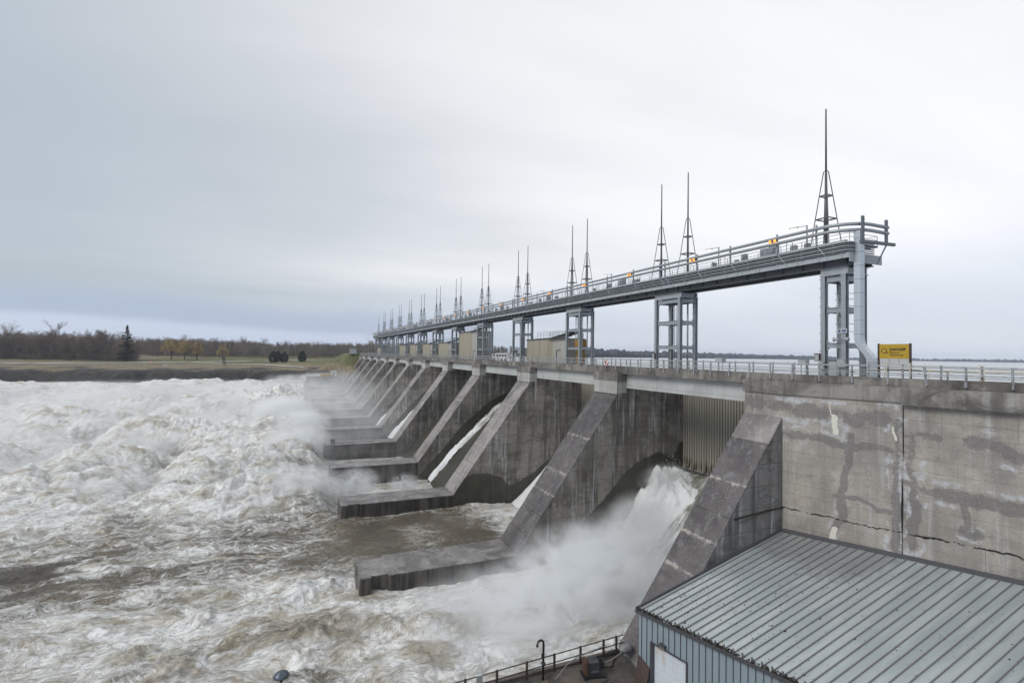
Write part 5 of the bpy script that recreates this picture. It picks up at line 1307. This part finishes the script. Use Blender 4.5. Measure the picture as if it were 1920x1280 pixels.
def willow(h, w, seed):
    rr = random.Random(seed); tr_ = MB(); tv = []; tf = []
    tr_.tube([(0, 0, 0), (.2, 0, h*.3)], [.5, .35], 7, False)
    ends = []
    for i in range(14):
        a = rr.uniform(0, 6.283); e = rr.uniform(.35, 1.2); L = h*.6
        p1 = Vector((.2, 0, h*.28)); p2 = p1 + Vector((math.cos(a)*w*.45*math.cos(e), math.sin(a)*w*.45*math.cos(e), L*.6*math.sin(e)+.5)); p3 = p2 + Vector((math.cos(a)*w*.35, math.sin(a)*w*.35, h*.12))
        tr_.tube([p1, p2, p3], [.22, .13, .05], 5, False); ends += [p2, p3]
    for i in range(5200):
        a = rr.uniform(0, 6.283); e = rr.uniform(-.1, 1.57); q = rr.uniform(.55, 1.); lump = 1+.16*math.sin(4*a+seed)+.1*math.sin(7*e+2*a)
        c = Vector((math.cos(a)*math.cos(e)*w*q*lump, math.sin(a)*math.cos(e)*w*q*lump, h*.5+h*.48*math.sin(e)*q*lump)); L = rr.uniform(.8, 2.6); k = len(tv)
        s_ = Vector((rr.uniform(-1, 1), rr.uniform(-1, 1), 0)).normalized()*rr.uniform(.04, .1); d = Vector((math.cos(a)*.25, math.sin(a)*.25, -1))*L
        tv.extend([c-s_, c+s_, c+d+s_*.5, c+d-s_*.5]); tf.append((k, k+1, k+2, k+3))
    return tr_, tv, tf
for i, (px, D, h, w_, lab) in enumerate(((322, 452, 18.5, 7.6, 'golden willow with a full rounded crown, leftmost of three'), (347, 447, 17.5, 7., 'golden willow in the middle of three'), (370, 450, 16, 4.6, 'golden willow with an arching trunk, right of three'), (418, 470, 13, 5.0, 'small sparse golden willow standing apart on the lawn'))):
    x, y = px_at(px, D); add_tree('willow_tree', willow(h, w_, 70+i), (x, y, lz(x, y)-.3), lab, 'golden willows on the far bank', M['willow'])
# woods across the lake, seen far off
def blobs(A, n, h0, h1, mat, label, seed, depth=260, name='far_woods'):
    rr = random.Random(seed); V = []; Fq = []; off = 0
    base = []
    for i in range(5):
        for j in range(7): base.append((math.cos(2*math.pi*j/7)*math.sin(math.pi*(i+.35)/5.2), math.sin(2*math.pi*j/7)*math.sin(math.pi*(i+.35)/5.2), -math.cos(math.pi*(i+.3)/5.0)))
    base = np.array(base); bf = np.array([(i*7+j, i*7+(j+1) % 7, (i+1)*7+(j+1) % 7, (i+1)*7+j) for i in range(4) for j in range(7)])
    xs = [a for a, b in A]; ds = [b for a, b in A]
    for i in range(n):
        px = rr.uniform(xs[0], xs[-1]); D = np.interp(px, xs, ds); D2 = D + rr.random()**1.5*depth; x, y = dirpt(px, D2); f = D/1000.
        h = rr.uniform(h0, h1)*(1 if rr.random() < .8 else 1.2); w = rr.uniform(.25, .6)*h
        P = base*np.array([w, w, h*.55])*(1+.25*np.array([[rr.uniform(-1, 1) for _ in range(3)] for _ in range(35)])) + np.array([x, y, h*.5-2])
        V.append(P); Fq.append(bf+off); off += 35
    return tag(mesh_np(name, np.concatenate(V), np.concatenate(Fq), mat), label, 'woods', None, 'stuff')
blobs([(1090, 1050), (1260, 1450), (1400, 1950), (1560, 2400)], 1500, 11, 16, M['farwood'], 'bluish wood on the far shore, tallest beside the second tower', 5, 400)
blobs([(1540, 2400), (1700, 2700), (1920, 2500), (2150, 2200), (2500, 2000)], 1500, 6, 14, M['farwood'], 'thin dark wooded shoreline far across the lake', 6, 500)
ins = []
for i in range(260):
    px = random.uniform(690, 1110); D = np.interp(px, [690, 940, 1110], [620, 800, 1000])+random.uniform(0, 200); x, y = dirpt(px, D); hgt = random.uniform(10, 17)/20.
    ins.append((x, y, -2, (hgt*1.2, hgt), random.uniform(0, 6.3), random.randrange(5)))
merged('bare_woods', ins, M['twig'], 'leafless wood seen between the far towers beyond the dam', 'woods', flats)
ins = [(dirpt(px, D)[0], dirpt(px, D)[1], -2, (1.2*h_, h_), 0, random.randrange(3)) for px, D, h_ in [(random.uniform(900, 1110), random.uniform(830, 1050), random.uniform(.6, 1.0)) for _ in range(110)]]
merged('evergreen_woods', ins, M['spruce'], 'dark evergreens beyond the lake end of the dam', 'woods', spr)

# ------------------------------------------------------------------ things on the far bank
gr = empty('guard_rail', (0, 0, 0), 'long low guard rail along the road at the top of the far bank', 'guard rail')
gp = [px_at(px, D) for px, D in ((-60, 352), (0, 356), (120, 362), (240, 372), (330, 382), (350, 386))]
P = []
for (x0, y0), (x1, y1) in zip(gp[:-1], gp[1:]):
    for t in np.linspace(0, 1, 8, endpoint=False): P.append((x0+(x1-x0)*t, y0+(y1-y0)*t))
mb = MB(); mb.tube([(x, y, lz(x, y)+.85) for x, y in P], .17, 4); mb.build('beam', M['rail'], gr)
for x, y in P:
    mb = MB(); z = lz(x, y); mb.box(-.1, .1, -.1, .1, -.2, .95); o = mb.build('post', M['rail'], gr); o.location = (x, y, z)
st = empty('bank_stairs', (0, 0, 0), 'white-railed stairs leading down the dry bank to the river', 'stairs')
(xa, ya), (xb, yb) = px_at(293, 342), px_at(312, 376); za, zb_ = lz(xa, ya)+.2, lz(xb, yb)+.2
for s in (-.8, .8):
    mb = MB()
    for h_ in (.9, .45): mb.bar((xa+s, ya, za+h_), (xb+s, yb, zb_+h_), .09)
    for t in np.linspace(0, 1, 9): mb.bar((xa+(xb-xa)*t+s, ya+(yb-ya)*t, za+(zb_-za)*t-.3), (xa+(xb-xa)*t+s, ya+(yb-ya)*t, za+(zb_-za)*t+.9), .08)
    mb.build('handrail', M['white'], st)
mb = MB()
for t in np.linspace(0, 1, 30): x, y, z = xa+(xb-xa)*t, ya+(yb-ya)*t, za+(zb_-za)*t; mb.box(x-.8, x+.8, y-.4, y+.4, z-.1, z)
mb.build('treads', M['cab'], st)
def cabin(x, y, z, w, d, h, label, mat='white'):
    r = empty('white_cabin', (x, y, z), label, 'cabin')
    mb = MB(); mb.box(-w/2, w/2, -d/2, d/2, 0, h); mb.build('wall', M[mat], r)
    mb = MB(); mb.box(-w/2-.1, w/2+.1, -d/2-.1, d/2+.1, h, h+.15); mb.build('roof', M['offwhite'], r)
    mb = MB(); mb.box(-w*.2, w*.1, -d/2-.04, -d/2-.002, .1, h*.75); mb.build('door', M['cab'], r); return r
x, y = px_at(627, 322); cabin(x, y, -14.2, 3.6, 3, 3.6, 'small white cabin on the bank at the foot of the grassy mound')
mb = MB(); mb.box(x-16, x+10, y-4, y+6, -24, -14.2); mb.box(x-15.8, x+9.8, y-3.8, y+5.8, -14.2, -14.15); tag(mb.build('low_quay', M['deck']), 'low concrete ledge at the foot of the mound', kind='structure')
cabin(-3.2, 297.5, .3, 3.6, 2.6, 3., 'pale cabin on top of the grassy mound at the far end of the dam', 'cab')
for i in range(9):
    xx, yy = px_at(604+i*2.2, 318+1.5*(i % 2)); r = empty('yellow_barrel', (xx, yy, -14.15), ['first','second','third','fourth','fifth','sixth','seventh','eighth','ninth'][i]+' yellow barrel from the left beside the white cabin', 'barrel', 'yellow barrels in a row on the far bank')
    mb = MB(); mb.lathe((0, 0, 0), [(0, 0), (.5, 0), (.53, .35), (.5, .7), (.53, 1.), (.5, 1.35), (0, 1.37)], 10); mb.build('barrel_body', M['yellow'], r, True)
for i, (px, D, h) in enumerate(((692, 340, 10.5), (697, 345, 9.5), (702, 350, 9.))):
    x, y = px_at(px, D); r = empty('street_lamp', (x, y, .2), ['tall pale street lamp, left of three at the far end of the dam', 'tall pale street lamp, middle of three at the far end of the dam', 'tall pale street lamp, right of three at the far end of the dam'][i], 'street lamp', 'street lamps at the far end of the dam')
    mb = MB(); mb.tube([(0, 0, 0), (0, 0, h-1), (-.5, 0, h-.2), (-2.2, 0, h)], .1, 6); mb.build('pole', M['offwhite'], r, True)
    mb = MB(); mb.box(-3., -2.1, -.2, .2, h-.1, h+.08); mb.build('lamp_head', M['cab'], r)
for i, (px, dd) in enumerate(((281, 0), (284, 3), (290, -2))):
    x, y = px_at(px, 396+dd); r = empty('traffic_cone', (x, y, lz(x, y)), ['orange cone on the left of three by the road near the pine', 'orange cone in the middle of three by the road near the pine', 'orange cone on the right of three by the road near the pine'][i], 'cone', 'orange cones by the road')
    mb = MB(); mb.lathe((0, 0, 0), [(.5, 0), (.5, .08), (.3, .1), (.08, 1.3), (0, 1.3)], 10); mb.build('cone_body', M['orange'], r, True)

# ------------------------------------------------------------------ mist and spray
def droplets(gen, n, lo, hi, label):
    V = []; Fq = []
    for i in range(n):
        c, st = gen(); r_ = random.uniform(lo, hi)*(random.random()**1.5+.25); k = len(V)
        a = Vector((random.uniform(-1, 1), random.uniform(-1, 1), random.uniform(-1, 1))).normalized(); b = a.orthogonal().normalized(); d_ = a.cross(b)
        V += [c+a*r_, c+b*r_, c-a*r_*.6-b*r_*.5, c+d_*r_*st]; Fq += [(k, k+1, k+3), (k+1, k+2, k+3), (k+2, k, k+3), (k, k+2, k+1)]
    return tag(mesh_np('spray_droplets', [tuple(v) for v in V], Fq, M['drops']), label, 'spray', None, 'stuff')
M['drops'] = simple('water_drops', (.78, .8, .82), .5)
def gen_plume():
    v = random.gauss(4.6, 2.2); u = min(23.7, random.gauss(21.2, 1.5)); z = np.interp(v, [-3, 1, 2.6, 4.2, 5.6, 7.2, 8.2, 9], [-20, -17.4, -15.2, -13.2, -12.1, -11.5, -12.2, -14.]) + abs(random.gauss(0, .75)) - .5 - max(0, 21.5-u)*.55
    return Vector((v, u, z)), 1.6
droplets(gen_plume, 11000, .012, .05, 'flying drops torn off the plume at the open gate')
def gen_wall():
    sx, sy, h, rx, ry = random.choice(SPLASH[:7]); r_ = abs(random.gauss(0, .6)); a = random.uniform(0, 6.283)
    return Vector((sx+rx*r_*math.cos(a), sy+ry*r_*math.sin(a), WATER + h*(1.5-r_)*random.uniform(.2, 1.0) + abs(random.gauss(0, .8)))), 1.4
droplets(gen_wall, 9000, .03, .12, 'flying drops over the breaking water at the training wall ends')
def mist(name, box, blobs_, noise_scale, lo, hi, dens, label, col=(.97, .98, .99), top=None):
    m = Mat(name+'_volume'); p = m.n('ShaderNodeNewGeometry'); tot = None
    for c, r_, wgt in blobs_:
        v = m.n('ShaderNodeVectorMath', {0: p, 1: c}, operation='SUBTRACT'); v = m.mul(v, (1/r_[0], 1/r_[1], 1/r_[2]))
        L = m.n('ShaderNodeVectorMath', {0: v}, out=1, operation='LENGTH'); g = m.math('MULTIPLY', m.sm(L, 1., .1), wgt)
        tot = g if tot is None else m.math('ADD', tot, g)
    n = m.noise(m.mul(p, (1., 1., 1.25)), noise_scale, 5, .62, .6)
    k = m.sm(n, lo, hi)
    dn = m.math('MULTIPLY', k, tot) if tot is not None else k
    if top is not None:
        z = m.xyz(p)[2]; n2 = m.noise(p, noise_scale*.45, 3, .5)
        dn = m.math('MULTIPLY', dn, m.sm(m.math('SUBTRACT', z, m.math('MULTIPLY', n2, top[1]-top[0])), top[0]+1.5, top[0]-3.5))
    dn = m.math('MULTIPLY', dn, dens)
    vs_ = m.n('ShaderNodeVolumePrincipled', {'Color': (*col, 1), 'Density': dn, 'Anisotropy': 0.}); m.t.links.new(vs_, m.out.inputs[1])
    mb = MB(); mb.box(*box); o = mb.build(name, m.m); return tag(o, label, 'mist', None, 'stuff')
mist('mist', (-26, 11, 6.2, 23.9, -22, -8.2), [((4.8, 21.6, -12.6), (3.8, 2.6, 2.2), .9), ((.5, 20., -16.2), (5., 4.4, 3.6), .9), ((-4, 17., -18), (8, 6.2, 4.8), .9), ((-9, 15.5, -18.8), (9.5, 8, 5.2), 1.1), ((-17, 15, -20.8), (11, 9, 4.2), .8)], .46, .33, .64, .80,
     'thick white mist boiling out of the nearest open bay')
for c, r_, wgt, lab in (((-34, 97, -19), (9, 7, 5.), 1.1, 'white spray bursting at the end of the fourth training wall'), ((-33, 122, -18.4), (9, 9, 5.4), 1.1, 'white spray bursting at the end of the fifth training wall'),
        ((-34, 60, -19.6), (8.5, 6, 4.4), 1., 'white spray billowing beside the end of the second training wall'), ((-25, 61.5, -20), (5, 4, 3.2), .8, 'white spray leaping against the third training wall'),
        ((-17.5, 58, -20.4), (3.6, 3.2, 2.8), .7, 'small burst of spray at the foot of the narrow stream'), ((-38, 152, -17.6), (12, 12, 5.6), 1.1, 'white spray bursting at the end of the sixth training wall')):
    mist('spray', (c[0]-r_[0], c[0]+r_[0], c[1]-r_[1], c[1]+r_[1], -22, c[2]+r_[2]), [(c, r_, wgt)], .62, .36, .66, 1.25, lab)
mist('mist', (-30, -3, 100, 292, -21.5, -5), [], .075, .38, .80, .022, 'thin bluish mist hanging between the far piers', top=(-12, -5))
mist('mist', (-190, -3, 46, 378, -21.5, -9), [((-100, 190, -21), (140, 190, 9), .6), ((-62, 67, -20.5), (20, 9, 4.5), 1.1), ((-88, 84, -20.5), (24, 13, 4.8), 1.1), ((-64, 108, -20.5), (22, 12, 5), .8), ((-122, 140, -20), (36, 18, 6.5), 1.6), ((-60, 190, -20), (26, 30, 6), .8), ((-52, 262, -19), (24, 38, 8.), 1.1), ((-24, 335, -17), (34, 46, 9), 1.)],   .11, .42, .66, .30, 'white spray drifting over the boiling river', top=(-16.5, -11.5))

m = Mat('haze_air'); hv = m.n('ShaderNodeVolumePrincipled', {'Color': (.72, .80, .95, 1), 'Density': .00013, 'Anisotropy': .1}); m.t.links.new(hv, m.out.inputs[1])
mb = MB(); mb.box(-1600, 4200, -600, 4200, -30, 45); tag(mb.build('haze', m.m), 'thin bluish air over the river and lake', 'haze', None, 'stuff')
